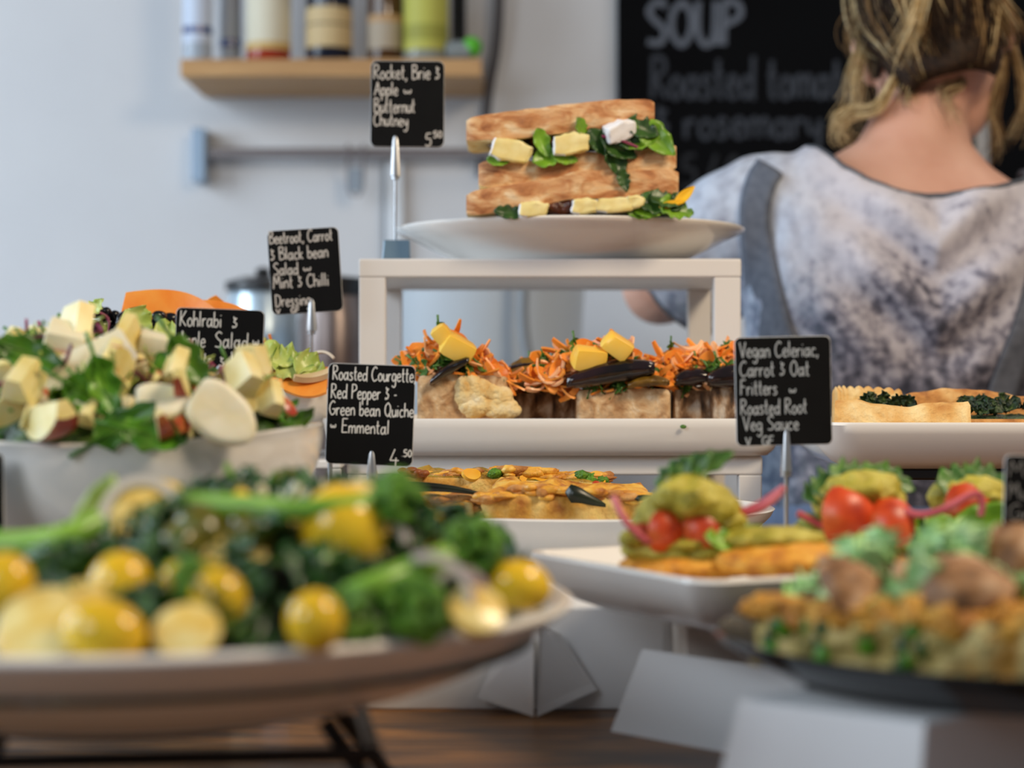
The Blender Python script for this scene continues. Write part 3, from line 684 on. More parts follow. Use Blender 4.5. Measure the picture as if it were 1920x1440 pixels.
RS, RE, RW, RH = Vector((.585, 2.12, 1.318)), Vector((.695, 2.235, 1.205)), Vector((.545, 2.385, 1.07)), Vector((.52, 2.425, 1.01))
def body_mb():
    q = MB()
    q.loft([ring((.43, 2.13, .80), .155, .11), ring((.43, 2.13, .90), .17, .125), ring((.43, 2.125, 1.02), .138, .10), ring((.43, 2.12, 1.16), .15, .11, tilt=TL * .3),
            ring((.43, 2.11, 1.28), .165, .108, tilt=TL * .7), ring((.43, 2.105, 1.345), .165, .085, tilt=TL), ring((.43, 2.112, 1.385), .13, .066, tilt=TL), ring((.431, 2.122, 1.412), .085, .056, tilt=TL * .9),
            ring((.434, 2.132, 1.432), .062, .054, tilt=TL * .4), ring((.44, 2.142, 1.46), .052, .053), ring((.449, 2.155, 1.49), .0495, .054), ring((.457, 2.17, 1.52), .05, .058)], cap=True)
    # head: bowed forward
    Mh = Matrix.Translation((.463, 2.175, 1.553)) @ Matrix.Rotation(math.radians(-24), 4, 'X') @ Matrix.Rotation(math.radians(-8), 4, 'Y') @ Matrix.Rotation(math.radians(-14), 4, 'Z')
    h = MB(); h.ball((0, 0, 0.01), (.074, .094, .108), 32, 22)
    h.ball((0, .035, -.062), (.05, .052, .05), 24, 14)          # jaw
    h.tube([(0, .09, .012), (0, .106, -.012), (0, .108, -.022)], [.008, .012, .011], 10)   # nose
    h.ball((0, .078, -.058), (.022, .012, .007), 14, 8); h.ball((0, .077, -.067), (.02, .012, .007), 14, 8)   # lips
    for s_ in (-1, 1):
        h.ball((s_ * .03, .082, .018), (.014, .009, .009), 12, 8)
        h.ball((s_ * .077, -.002, -.008), (.0085, .019, .031), 16, 10); h.ball((s_ * .0835, -.010, .0), (.0055, .011, .023), 12, 8)
    q2 = h.xform(Mh)
    q.add(q2.v, q2.f)
    for (s_, e_, w_) in ((LS, LE, LW), (RS, RE, RW)):
        q.tube(catmull([s_ + (Vector((.43, 2.11, 1.34)) - s_) * .25, s_, s_.lerp(e_, .5), e_ + Vector((0, .004, 0)), e_.lerp(w_, .35), e_.lerp(w_, .75), w_], 4),
               [.052] + [.053] * 4 + [.052] * 3 + [.046] * 5 + [.043, .042, .041, .04] + [.038, .035, .032, .029, .027, .025, .024, .024], 18)
    for (w_, hd, sg) in ((LW, LH, 1), (RW, RH, -1)):
        ax = (hd - w_).normalized(); sd = Vector((1, 0, 0)) - ax * ax.x; sd.normalize(); nn = ax.cross(sd)
        q.tube([w_, w_ + ax * .03, w_ + ax * .06, w_ + ax * .085], [(.016, .024), (.014, .034), (.013, .038), (.010, .036)], 14)
        for i, (off, ln) in enumerate(((-.028, .052), (-.010, .064), (.009, .068), (.027, .058))):
            b_ = w_ + ax * .082 + sd * off
            q.tube([b_, b_ + ax * ln * .4 - nn * .004, b_ + ax * ln * .75 - nn * .014, b_ + ax * ln * .9 - nn * .026], [.0085, .008, .0075, .0062], 8)
        b_ = w_ + ax * .025 + sd * sg * .024
        q.tube([b_, b_ + sd * sg * .022 + ax * .02 - nn * .006, b_ + sd * sg * .03 + ax * .048 - nn * .014], [.0115, .0095, .0075], 8)
    for sx in (-1, 1):
        q.tube(catmull([(.43 + sx * .08, 2.13, .86), (.43 + sx * .085, 2.135, .68), (.43 + sx * .085, 2.135, .48), (.43 + sx * .085, 2.15, .26), (.43 + sx * .085, 2.15, .08)], 4),
               [.085, .088, .085, .08, .075, .068, .062, .058, .055, .056, .054, .048, .042, .038, .036, .036, .036][:17], 16)
        q.tube([(.43 + sx * .085, 2.125, .045), (.43 + sx * .088, 2.19, .042), (.43 + sx * .092, 2.27, .028), (.43 + sx * .092, 2.32, .02)], [.036, .04, .034, .018], 12)
    q.v = [W(p) for p in q.v]
    return q
def remesh(q, name, mt, vox, smooth_it=6):
    o = q.build(name, mt, None, angle=0)
    r = o.modifiers.new('r', 'REMESH'); r.mode = 'VOXEL'; r.voxel_size = vox; r.use_smooth_shade = True
    s_ = o.modifiers.new('s', 'SMOOTH'); s_.factor = 0.5; s_.iterations = smooth_it
    mid(o)
    o.data.shade_smooth()
    return o
body = remesh(body_mb(), 'body', SKIN, 0.0045, 4); body.parent = pr

# tee shirt: own cloth over the torso, cut at neckline, cuffs and hem
tm = bpy.data.materials.new('mottled_tee'); tm.use_nodes = True
nt = tm.node_tree; N = nt.nodes; L = nt.links; b = N['Principled BSDF']; b.inputs['Roughness'].default_value = 0.9; b.inputs['Specular IOR Level'].default_value = .2
tc = N.new('ShaderNodeTexCoord'); sp = N.new('ShaderNodeSeparateXYZ'); L.new(tc.outputs['Object'], sp.inputs[0])
def nz_(scale, det=5, dist=0.0):
    n_ = N.new('ShaderNodeTexNoise'); n_.inputs['Scale'].default_value = scale; n_.inputs['Detail'].default_value = det; n_.inputs['Distortion'].default_value = dist
    L.new(tc.outputs['Object'], n_.inputs['Vector']); return n_.outputs['Fac']
def mth(op, a_, b_=None):
    n_ = N.new('ShaderNodeMath'); n_.operation = op
    for i, x in enumerate((a_, b_)):
        if x is None: continue
        if isinstance(x, (int, float)): n_.inputs[i].default_value = x
        else: L.new(x, n_.inputs[i])
    return n_.outputs[0]
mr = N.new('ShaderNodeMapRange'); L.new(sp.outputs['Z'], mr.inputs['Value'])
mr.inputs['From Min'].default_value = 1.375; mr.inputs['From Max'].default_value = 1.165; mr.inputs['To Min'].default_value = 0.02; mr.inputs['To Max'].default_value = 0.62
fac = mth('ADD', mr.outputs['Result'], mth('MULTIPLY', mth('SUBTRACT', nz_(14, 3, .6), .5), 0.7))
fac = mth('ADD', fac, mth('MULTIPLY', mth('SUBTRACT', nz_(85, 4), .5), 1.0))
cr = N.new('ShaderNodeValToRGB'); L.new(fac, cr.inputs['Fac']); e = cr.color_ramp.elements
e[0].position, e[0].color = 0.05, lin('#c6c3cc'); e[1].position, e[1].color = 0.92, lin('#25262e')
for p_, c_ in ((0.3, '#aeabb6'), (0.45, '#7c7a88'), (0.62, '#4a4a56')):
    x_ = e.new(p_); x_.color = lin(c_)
# blue tint towards the sleeves (dyed panels)
ab = mth('ABSOLUTE', mth('ADD', sp.outputs['X'], 0.0))
m2 = N.new('ShaderNodeMapRange'); L.new(ab, m2.inputs['Value']); m2.inputs['From Min'].default_value = .09; m2.inputs['From Max'].default_value = .16; m2.inputs['To Max'].default_value = .55
mx = N.new('ShaderNodeMix'); mx.data_type = 'RGBA'; L.new(m2.outputs['Result'], mx.inputs['Factor']); L.new(cr.outputs['Color'], mx.inputs['A'])
cr2 = N.new('ShaderNodeValToRGB'); L.new(mth('ADD', nz_(60, 4), mth('MULTIPLY', mr.outputs['Result'], .25)), cr2.inputs['Fac']); cr2.color_ramp.elements[0].position = .42; cr2.color_ramp.elements[0].color = lin('#b6c6d8'); cr2.color_ramp.elements[1].position = .75; cr2.color_ramp.elements[1].color = lin('#5d6c84')
L.new(cr2.outputs['Color'], mx.inputs['B']); L.new(mx.outputs['Result'], b.inputs['Base Color'])

q = MB()
q.loft([ring((.43, 2.125, .93), .178, .135), ring((.43, 2.122, 1.04), .168, .128), ring((.43, 2.118, 1.16), .174, .128, tilt=TL * .3),
        ring((.43, 2.108, 1.28), .186, .126, tilt=TL * .7), ring((.43, 2.105, 1.35), .185, .10, tilt=TL), ring((.43, 2.108, 1.395), .15, .078, tilt=TL), ring((.431, 2.12, 1.425), .10, .066, tilt=TL), ring((.433, 2.125, 1.455), .075, .058, tilt=TL * .5)])
for (s_, e_, out) in ((LS, LE, Vector((-.03, .01, -.035))), (RS, RE, Vector((.03, .01, -.035)))):
    q.tube(catmull([s_ + (Vector((.43, 2.11, 1.345)) - s_) * .4, s_ + Vector((0, 0, .0)), s_.lerp(e_, .55) + out * .3, s_.lerp(e_, .95) + out * .55], 4), [.056, .06, .064, .066, .068, .07, .072, .073, .074, .074, .074, .074, .074], 20)
q.v = [W(p) for p in q.v]
shirt = remesh(q, 'tee_shirt', tm, 0.0055, 8)
bm = bmesh.new(); bm.from_mesh(shirt.data)
def necku(z, x):  # neckline height at world x (back), wide scoop
    pass
dead = []
for vtx in bm.verts:
    p = vtx.co + Vector((px, py, 0))
    # drape folds
    k = max(0, min(1, (1.40 - p.z) / .05)) * max(0, min(1, (p.z - 1.0) / .1))
    if p.y < 2.10:
        d1 = p.x - .43; 
        vv = (p.z - 1.34) + abs(d1 + .0) * -0.85
        f_ = 0.013 * math.sin(vv * 75) * math.exp(-(d1 / .11) ** 2) * max(0, min(1, (1.39 - p.z) / .03)) * max(0, min(1, (p.z - 1.15) / .1))
        f_ += 0.006 * noise.noise(Vector((p.x * 14, p.y * 10, p.z * 9)))
        vtx.co.y += f_
        # cloth hollow below the neckline
        vtx.co.y -= 0.004 * math.exp(-((p.z - 1.365) / .02) ** 2) * math.exp(-(d1 / .08) ** 2)
    vtx.co += vtx.normal * 0.003 * noise.noise(vtx.co * 26)
for vtx in bm.verts:
    p = vtx.co + Vector((px, py, 0))
    xc = p.x - .4275
    zn = 1.368 + (0.056 * min(1.3, abs(xc / .105)) ** 2.0 if xc < 0 else 0.016 * min(1.0, abs(xc / .09)) ** 1.6 + .9 * max(0, xc - .10)) - (0.05 if p.y > 2.14 else 0)
    if abs(xc) < .13 and p.z > zn: dead.append(vtx); continue
    if p.z < .95: dead.append(vtx); continue
    for (s_, e_) in ((LS, LE), (RS, RE)):
        ax = (e_ - s_).normalized()
        if (p - s_).dot(ax) > (e_ - s_).length * .72 and (p - e_).length < .13 and abs(p.x - .43) > .16: dead.append(vtx); break
bmesh.ops.delete(bm, geom=dead, context='VERTS')
# keep the largest shell
bm.to_mesh(shirt.data); bm.free()
shirt.parent = pr
# trim bands on open boundaries (neckline, cuffs)
bm = bmesh.new(); bm.from_mesh(shirt.data); bm.verts.ensure_lookup_table()
loops = []; seen = set()
for e_ in bm.edges:
    if e_.is_boundary and e_ not in seen:
        loop = []; st = e_.verts[0]; cur = st; ed = e_
        while ed and ed not in seen:
            seen.add(ed); loop.append(cur.co.copy()); cur = ed.other_vert(cur)
            ed = next((x for x in cur.link_edges if x.is_boundary and x not in seen), None)
        loops.append(loop)
tree = BVHTree.FromBMesh(bm)
bm.free()
TRIM = mat('dark_trim', '#4c525c', rough=.9)
for lp in loops:
    if len(lp) > 40 and max(p.z for p in lp) > 1.1:
        L2 = [sum((lp[(i + j) % len(lp)] for j in range(-3, 4)), Vector()) / 7 for i in range(0, len(lp), 2)]
        MB().tube(L2 + [L2[0]], 0.0034, 6).build('neck_trim' if max(p.z for p in lp) > 1.35 and abs(sum(p.x for p in lp) / len(lp)) < .1 else 'sleeve_trim', TRIM, shirt)
sol = shirt.modifiers.new('s', 'SOLIDIFY'); sol.thickness = 0.002; sol.offset = 1

# apron: straps lying on the tee, skirt wrapped round the hips
APR = mat('slate_apron', [(0.3, '#4f5460'), (0.7, '#636874')], rough=.85, scale=120)
DEN = mat('blue_denim', [(0.3, '#3a4860'), (0.7, '#5f7190')], rough=.9, scale=40, stretch=(1, 1, .3))
ap = None
def strap(pts, wd, nm, parent):
    """pts in photo pixels, projected onto the back of the tee"""
    c = catmull([(u, v, 0) for u, v in pts], 5); rows = []
    for i, p in enumerate(c):
        t_ = (c[min(i + 1, len(c) - 1)] - c[max(i - 1, 0)]).normalized(); n_ = Vector((-t_.y, t_.x, 0)); row = []
        for k in (-1, -.5, 0, .5, 1):
            qv = p + n_ * (k * wd / 2)
            o_ = Vector((X(qv.x, 2.0), 1.2, Z(qv.y, 2.0)))
            hit = tree.ray_cast(W(o_), Vector((0, 1, 0)))
            row.append(hit[0].copy() if hit[0] else None)
        last = rows[-1] if rows else None
        ok = [r for r in row if r is not None]
        if not ok: continue
        row = [r if r is not None else min(ok, key=lambda z_: z_.y).copy() for r in row]
        rows.append(row)
    r0 = rows[0]
    rows = [[p + Vector((0, .075, -.012)) for p in r0], [p + Vector((0, .04, .012)) for p in r0]] + rows
    vs = []; fs = []
    for r in rows:
        for k, p in enumerate(r): vs.append(p + Vector((0, -.0085, .001)))
    for i in range(len(rows) - 1):
        for k in range(4): fs.append([i * 5 + k, i * 5 + k + 1, i * 5 + k + 6, i * 5 + k + 5])
    o = MB().add(vs, fs).build(nm, APR, parent, angle=0)
    s1 = o.modifiers.new('sm', 'SMOOTH'); s1.iterations = 3
    s2 = o.modifiers.new('so', 'SOLIDIFY'); s2.thickness = 0.0025
    return o
q = MB(); nR = 48; rows = []
for z_, rx, ry in ((.42, .225, .17), (.6, .215, .165), (.8, .2, .155), (.95, .188, .146), (1.02, .176, .137), (1.05, .175, .136)):
    rr = []
    for k in range(nR + 1):
        a_ = -pi * .60 + 2 * pi * .985 * k / nR
        fo = 0.006 * math.sin(a_ * 9) * (1.05 - z_) / .4
        rr.append(W((.43 + (rx + fo) * math.cos(a_), 2.125 + (ry + fo) * math.sin(a_), z_)))
    rows.append(rr)
q.loft(rows, cap=False, closed=False)
ap = q.build('apron', DEN, pr, angle=0)
so = ap.modifiers.new('s', 'SOLIDIFY'); so.thickness = 0.003
strap([(1462, 300), (1440, 330), (1425, 400), (1440, 520), (1470, 640), (1510, 740), (1545, 830)], 62, 'shoulder_strap', ap)
strap([(2010, 350), (1985, 430), (1950, 540), (1905, 660), (1870, 760), (1850, 840)], 62, 'shoulder_strap', ap)
q = MB()
for k in range(-8, 9):
    pass
front = [W((.43 + x_, 2.125 + .135, z_)) for z_ in (1.05, 1.2, 1.3) for x_ in (-.12, 0, .12)]
MB().add([p + Vector((0, .004, 0)) for p in front], [[0, 1, 4, 3], [1, 2, 5, 4], [3, 4, 7, 6], [4, 5, 8, 7]]).build('bib', DEN, ap, angle=0)
# dark bra strap cord on the left shoulder
MB().tube(catmull([W((X(1566, 2.06), 2.085, Z(286, 2.06))), W((X(1590, 2.04), 2.052, Z(318, 2.04))), W((X(1618, 2.03), 2.03, Z(352, 2.03)))]), .0022, 6).build('cord', mat('black_cord', '#17171a', rough=.7), pr)
# trousers and shoes
q = MB()
q.loft([ring((.43, 2.13, .79), .165, .125), ring((.43, 2.13, .9), .178, .134), ring((.43, 2.127, 1.0), .16, .12)])
for sx in (-1, 1):
    q.tube([(.43 + sx * .08, 2.13, .86), (.43 + sx * .087, 2.135, .68), (.43 + sx * .087, 2.137, .48), (.43 + sx * .087, 2.15, .1)], [.094, .095, .075, .066], 20)
q.v = [W(p) for p in q.v]
tr = remesh(q, 'trousers', mat('dark_trousers', [(0.3, '#20242e'), (0.7, '#323846')], rough=.9, scale=60), .007, 6); tr.parent = pr
for sx in (-1, 1):
    MB().tube([W((.43 + sx * .085, 2.085, .045)), W((.43 + sx * .086, 2.13, .052)), W((.43 + sx * .09, 2.2, .05)), W((.43 + sx * .094, 2.29, .036)), W((.43 + sx * .094, 2.345, .026))], [(.03, .03), (.05, .04), (.045, .046), (.034, .044), (.016, .02)], 16).build('shoe', BMET, pr)

# hair
HC = Vector((.463, 2.172, 1.563))
Mh = Matrix.Translation(W(HC)) @ Matrix.Rotation(math.radians(-24), 4, 'X') @ Matrix.Rotation(math.radians(-8), 4, 'Y') @ Matrix.Rotation(math.radians(-14), 4, 'Z')
def hsurf(a_, z):
    """scalp surface in head space: radius factors at angle a_ and height z"""
    r1 = math.sqrt(max(.0, 1 - ((z - .012) / .117) ** 2))
    x, y = .082 * r1 * math.cos(a_), -.004 + .100 * r1 * math.sin(a_)
    if z < .0 and math.sin(a_) < .2:
        k = math.sqrt(max(0.05, 1 - ((z + .045) / .075) ** 2)); x2, y2 = .066 * k * math.cos(a_), -.030 + .058 * k * math.sin(a_)
        if x2 * x2 + (y2) ** 2 > x * x + y * y: x, y = x2, y2
    return Vector((x, y, z))
q = MB(); rings = []
for i in range(25):
    z = -.098 + (.128 + .098) * i / 24; rg = []
    hi = max(0, min(1, (z - .03) / .05))
    a0, a1 = -pi + (-.25 if z < .0 else -.45) - hi * 1.0, (.25 if z < .0 else .45) + hi * 1.0
    if z < -.045: a0 += .55; a1 -= .55
    for k in range(33):
        a_ = a0 + (a1 - a0) * k / 32; p = hsurf(a_, z); rg.append(p * (1.01 + .03 * noise.noise(p * 45)))
    rings.append(rg)
q.loft(rings, cap=False, closed=False)
hair = q.xform(Mh).build('hair', HD, pr, angle=0)
sh = hair.modifiers.new('s', 'SOLIDIFY'); sh.thickness = .004; sh.offset = 0
hr = random.Random(21)
BUN = Vector((0.005, -.05, .15))
qs = {0: MB(), 1: MB(), 2: MB()}
for i in range(1900):
    a_ = hr.uniform(-pi - .3, .3)
    z0 = hr.uniform(-.098, -.05) if i % 5 < 3 else hr.uniform(-.03, .075)
    if z0 < -.045: a_ = hr.uniform(-pi + .5, -.5)
    pts = []; puff = hr.uniform(0.0, .05) + (.10 * hr.random() if i % 4 == 0 else 0); dr = hr.uniform(-.25, .25)
    for s_ in range(7):
        t_ = s_ / 6; z_ = z0 + (.122 - z0) * t_
        aa = a_ + (-.5 * pi - a_) * t_ * .4 + dr * math.sin(pi * t_)
        p = hsurf(aa, z_) * (1.025 + puff * math.sin(pi * min(1, t_ * 1.1)))
        if t_ > .75: p = p.lerp(BUN + Vector((hr.uniform(-.03, .03), hr.uniform(-.03, .03), hr.uniform(-.03, .02))), (t_ - .75) / .25)
        pts.append(p)
    r = hr.uniform(.0005, .0014)
    left = math.cos(a_) < -.25; rgt = math.cos(a_) > .35
    pb = (.5 if left else .3 if rgt else .10) * (1.25 if z0 > .0 else .35)
    c_ = 2 if hr.random() < pb else (1 if hr.random() < .25 else 0)
    qs[c_].tube(catmull(pts, 3), [r * .12, r * .4, r * .7] + [r] * 15 + [r * .6], 4)
for i in range(140):   # bun twists
    c_ = hr.choice((0, 1, 1, 2, 2)); a0 = hr.uniform(0, 6.28); ph = hr.uniform(-1, 1); R_ = hr.uniform(.04, .054)
    pts = [BUN + Vector((R_ * math.cos(a0 + s_ * .5) * math.cos(ph + .1 * s_), R_ * math.sin(a0 + s_ * .5) * math.cos(ph + .1 * s_), .042 * math.sin(ph + .12 * s_))) for s_ in range(7)]
    qs[c_].tube(catmull(pts, 3), hr.uniform(.001, .0026), 5)
qs[0].ball(BUN, (.042, .042, .036), 20, 12)
for k, mt_ in ((0, HD), (1, HM), (2, HB)):
    qs[k].xform(Mh).build('swept_up_strands', mt_, hair, angle=0)
# loose curls around ears and nape
q1, q2 = MB(), MB()
def curl(ctrl, n, spread, r, qq, amp=8):
    r *= .75
    for i in range(int(n * 1.7)):
        ox, ph, fr, gr = hr.gauss(0, .5), hr.uniform(0, 6.3), hr.uniform(.7, 1.5), hr.uniform(.6, 1.15)
        base = catmull([(u, v, D) for u, v, D in ctrl], 5); nb = len(base); pts = []; oy = hr.gauss(0, .5); od = hr.uniform(-.014, .014)
        for k in range(max(5, int(nb * min(1, gr)))):
            b_ = base[k]; t_ = k / nb; s_ = spread * (.35 + t_)
            pts.append(W(P(b_.x + ox * s_ + amp * t_ * math.sin(ph + t_ * 7 * fr), b_.y + oy * s_ + amp * .7 * t_ * math.cos(ph + t_ * 7 * fr), b_.z + od * (.4 + t_))))
        rr = hr.uniform(.4, 1.1) * r; n_ = len(pts)
        hr.choice(qq).tube(pts, [rr * (1 - .8 * j / n_) for j in range(n_)], 4)
curl([(1668, 40, 2.17), (1628, 80, 2.15), (1606, 140, 2.14), (1602, 195, 2.14), (1585, 230, 2.14)], 46, 26, .0011, [q1, q2, q2])
curl([(1690, 120, 2.11), (1668, 165, 2.105), (1640, 205, 2.105), (1600, 212, 2.12), (1574, 228, 2.12), (1574, 252, 2.12), (1596, 262, 2.12)], 46, 20, .0011, [q2, q2, q1], 5)
curl([(1698, 128, 2.10), (1704, 160, 2.10), (1702, 190, 2.095), (1718, 196, 2.095)], 20, 22, .0009, [q1, q2], 5)
curl([(1806, 130, 2.11), (1800, 155, 2.10), (1768, 172, 2.095), (1782, 205, 2.095), (1792, 232, 2.095)], 30, 18, .001, [q1, q2], 6)
curl([(1885, 90, 2.18), (1874, 150, 2.16), (1862, 210, 2.16), (1872, 260, 2.16), (1858, 296, 2.16)], 36, 16, .001, [q1, q2, q1])
curl([(1900, 90, 2.17), (1918, 160, 2.16), (1922, 215, 2.16), (1892, 270, 2.16)], 34, 16, .001, [q1, q2])
curl([(1700, -60, 2.13), (1650, -10, 2.14), (1612, 50, 2.15), (1618, 90, 2.15), (1640, 110, 2.14)], 60, 34, .0012, [q2, q1, q1, q2])
curl([(1740, -40, 2.08), (1722, 20, 2.062), (1706, 70, 2.07), (1690, 110, 2.08)], 60, 30, .0014, [q2, q2, q1], 5)
curl([(1850, -40, 2.09), (1872, 10, 2.085), (1892, 50, 2.1), (1890, 80, 2.12)], 60, 34, .0014, [q2, q1], 6)
q1.build('loose_curls', HM, hair, angle=0); q2.build('loose_curls', HB, hair, angle=0)
# ------------------------------------------------------------------ food shapes
def leaf_mb(L_, W_, bend=0.6, fold=0.3, ruf=0.0, freq=5, lobes=0.0, nl=12, nw=4, th=0.0005, stem=0.0, seed=0, tip=0.8):
    rows = []; x = z = 0.0; ang = -bend / 2; r_ = random.Random(seed); ph = r_.uniform(0, 6); ph2 = r_.uniform(0, 6)
    for i in range(nl + 1):
        t_ = i / nl
        wd = W_ / 2 * max(0.04, math.sin(pi * min(1, t_ ** tip * 0.97 + .02))) ** .75 * (1 + lobes * math.sin(t_ * freq * 2 * pi + ph2))
        row = []
        nx, nz2 = -math.sin(ang), math.cos(ang)
        for j in range(-nw, nw + 1):
            s_ = j / nw
            h = fold * abs(s_) * wd + ruf * W_ * abs(s_) ** 1.5 * math.sin(freq * 2 * pi * t_ + ph + (1.3 if s_ > 0 else 0)) + ruf * .4 * W_ * abs(s_) * math.sin(freq * 4.7 * t_ * pi + ph2 + s_ * 2)
            row.append(Vector((x + nx * h, s_ * wd, z + nz2 * h)))
        rows.append(row)
        x += math.cos(ang) * L_ / nl; z += math.sin(ang) * L_ / nl; ang += bend / nl
    q = MB(); n = 2 * nw + 1
    vs = [p for r in rows for p in r]; fs = []
    for i in range(nl):
        for j in range(n - 1): fs.append([i * n + j, i * n + j + 1, (i + 1) * n + j + 1, (i + 1) * n + j])
    off = len(vs); vs2 = [p - Vector((0, 0, th)) for p in vs]
    fs2 = [[k + off for k in f[::-1]] for f in fs]
    bd = [j for j in range(n)] + [i * n + n - 1 for i in range(1, nl + 1)] + [nl * n + j for j in range(n - 2, -1, -1)] + [i * n for i in range(nl - 1, 0, -1)]
    fs3 = [[bd[k], bd[(k + 1) % len(bd)], bd[(k + 1) % len(bd)] + off, bd[k] + off][::-1] for k in range(len(bd))]
    q.add(vs + vs2, fs + fs2 + fs3)
    if stem: q.tube([(-stem, 0, stem * .25), (0, 0, 0), (L_ * .45, 0, math.sin(bend * .0) * .0 - th)], [th * 2.6, th * 2.2, th], 6)
    c = Vector((L_ * .5, 0, 0)); q.v = [p - c for p in q.v]
    return q
def wedge_mb(R, ang, la0=-66, la1=66, core=.28, nla=8, nlo=5, flat=1.0):
    rings = []
    for i in range(nla + 1):
        la = math.radians(la0 + (la1 - la0) * i / nla); rg = []
        for j in range(nlo + 1):
            lo = math.radians(-ang / 2 + ang * j / nlo)
            rg.append(Vector((R * math.cos(la) * math.cos(lo), R * math.cos(la) * math.sin(lo), R * flat * math.sin(la))))
        for lo in (ang / 2, -ang / 2):
            l_ = math.radians(lo); rr = min(core * R, R * math.cos(la) * .8)
            rg.append(Vector((rr * math.cos(l_), rr * math.sin(l_), R * flat * math.sin(la) * .96)))
        rings.append(rg)
    q = MB(); n = nlo + 3
    q.loft(rings, segmi=[0 if j < nlo else 1 for j in range(n)], capmi=1)
    c = sum(q.v, Vector()) / len(q.v); q.v = [p - c for p in q.v]
    return q
def rbox_mesh(name, sx, sy, sz, mt, bev=.002, seed=0, jit=.12):
    r_ = random.Random(seed); bm = bmesh.new(); bmesh.ops.create_cube(bm, size=1)
    for v_ in bm.verts:
        v_.co = Vector((v_.co.x * sx * (1 + r_.uniform(-jit, jit)), v_.co.y * sy * (1 + r_.uniform(-jit, jit)), v_.co.z * sz * (1 + r_.uniform(-jit, jit))))
    bmesh.ops.bevel(bm, geom=bm.edges[:] + bm.verts[:], offset=bev, segments=2, profile=.6, affect='EDGES')
    me = bpy.data.meshes.new(name); bm.to_mesh(me); bm.free(); me.materials.append(mt); me.shade_smooth(); me.set_sharp_from_angle(angle=math.radians(50))
    return me
def half_mb(rx, ry, rz, seg=20, n=7):
    q = MB(); rings = []
    for i in range(n + 1):
        a_ = pi / 2 * i / n; a_ = min(a_, pi / 2 - .03)
        rings.append([Vector((rx * math.cos(a_) * math.cos(2 * pi * k / seg), ry * math.cos(a_) * math.sin(2 * pi * k / seg), -rz * math.sin(a_))) for k in range(seg)])
    inner = [p * .86 + Vector((0, 0, .0006)) for p in rings[0]]
    cen = [p * .05 + Vector((0, 0, .0016)) for p in rings[0]]
    q.loft([cen, inner, rings[0]], mi=1, cap=True, capmi=1); q.loft(rings, mi=0, cap=True)
    q.f = [f[::-1] for f in q.f]
    return q
def arc_mb(R, h, th, a0, a1, n=16, sag=.25):
    rings = []
    for i in range(n + 1):
        a_ = a0 + (a1 - a0) * i / n; tp = 1 - .35 * abs(2 * i / n - 1) ** 4
        c_, s_ = math.cos(a_), math.sin(a_); hh = h * tp
        rings.append([Vector(((R - th) * c_, (R - th) * s_, hh / 2)), Vector((R * c_, R * s_, hh / 2)), Vector(((R + th * sag) * c_, (R + th * sag) * s_, 0)), Vector((R * c_, R * s_, -hh / 2)), Vector(((R - th) * c_, (R - th) * s_, -hh / 2))])
    q = MB(); q.loft(rings, segmi=[1, 0, 0, 1, 1], capmi=1); return q
def strip_mb(L_, W_, T_, curl=1.0, tw=.4, n=10, taper=.5, wob=0.0, seed=0):
    r_ = random.Random(seed); rings = []; x = z = 0; a_ = -curl / 2; ph = r_.uniform(0, 6)
    for i in range(n + 1):
        t_ = i / n; w_ = W_ / 2 * (1 - taper * abs(2 * t_ - 1) ** 3); tt = tw * (t_ - .5)
        yv = wob * W_ * math.sin(t_ * 5 + ph)
        d = Vector((math.sin(tt) * -math.sin(a_), math.cos(tt), math.sin(tt) * math.cos(a_))); nn = Vector((-math.sin(a_), 0, math.cos(a_)))
        c = Vector((x, yv, z))
        rings.append([c - d * w_ - nn * T_ / 2, c + d * w_ - nn * T_ / 2, c + d * w_ + nn * T_ / 2, c - d * w_ + nn * T_ / 2])
        x += math.cos(a_) * L_ / n; z += math.sin(a_) * L_ / n; a_ += curl / n
    q = MB().loft(rings); c = sum(q.v, Vector()) / len(q.v); q.v = [p - c for p in q.v]; return q
def floret_mb(R, seed=0):
    r_ = random.Random(seed); q = MB()
    q.tube([(0, 0, -R * 1.5), (0, 0, -R * .7), (0, 0, 0)], [R * .3, R * .32, R * .6], 10, mi=1)
    for i in range(26):
        u = r_.uniform(0, 1); a_ = i * 2.399; el = math.acos(1 - u * .95)
        d = Vector((math.sin(el) * math.cos(a_), math.sin(el) * math.sin(a_), math.cos(el)))
        q.ball(d * R * .78, R * r_.uniform(.24, .36), 9, 6, nz=.25, ns=300, seed=i)
    return q
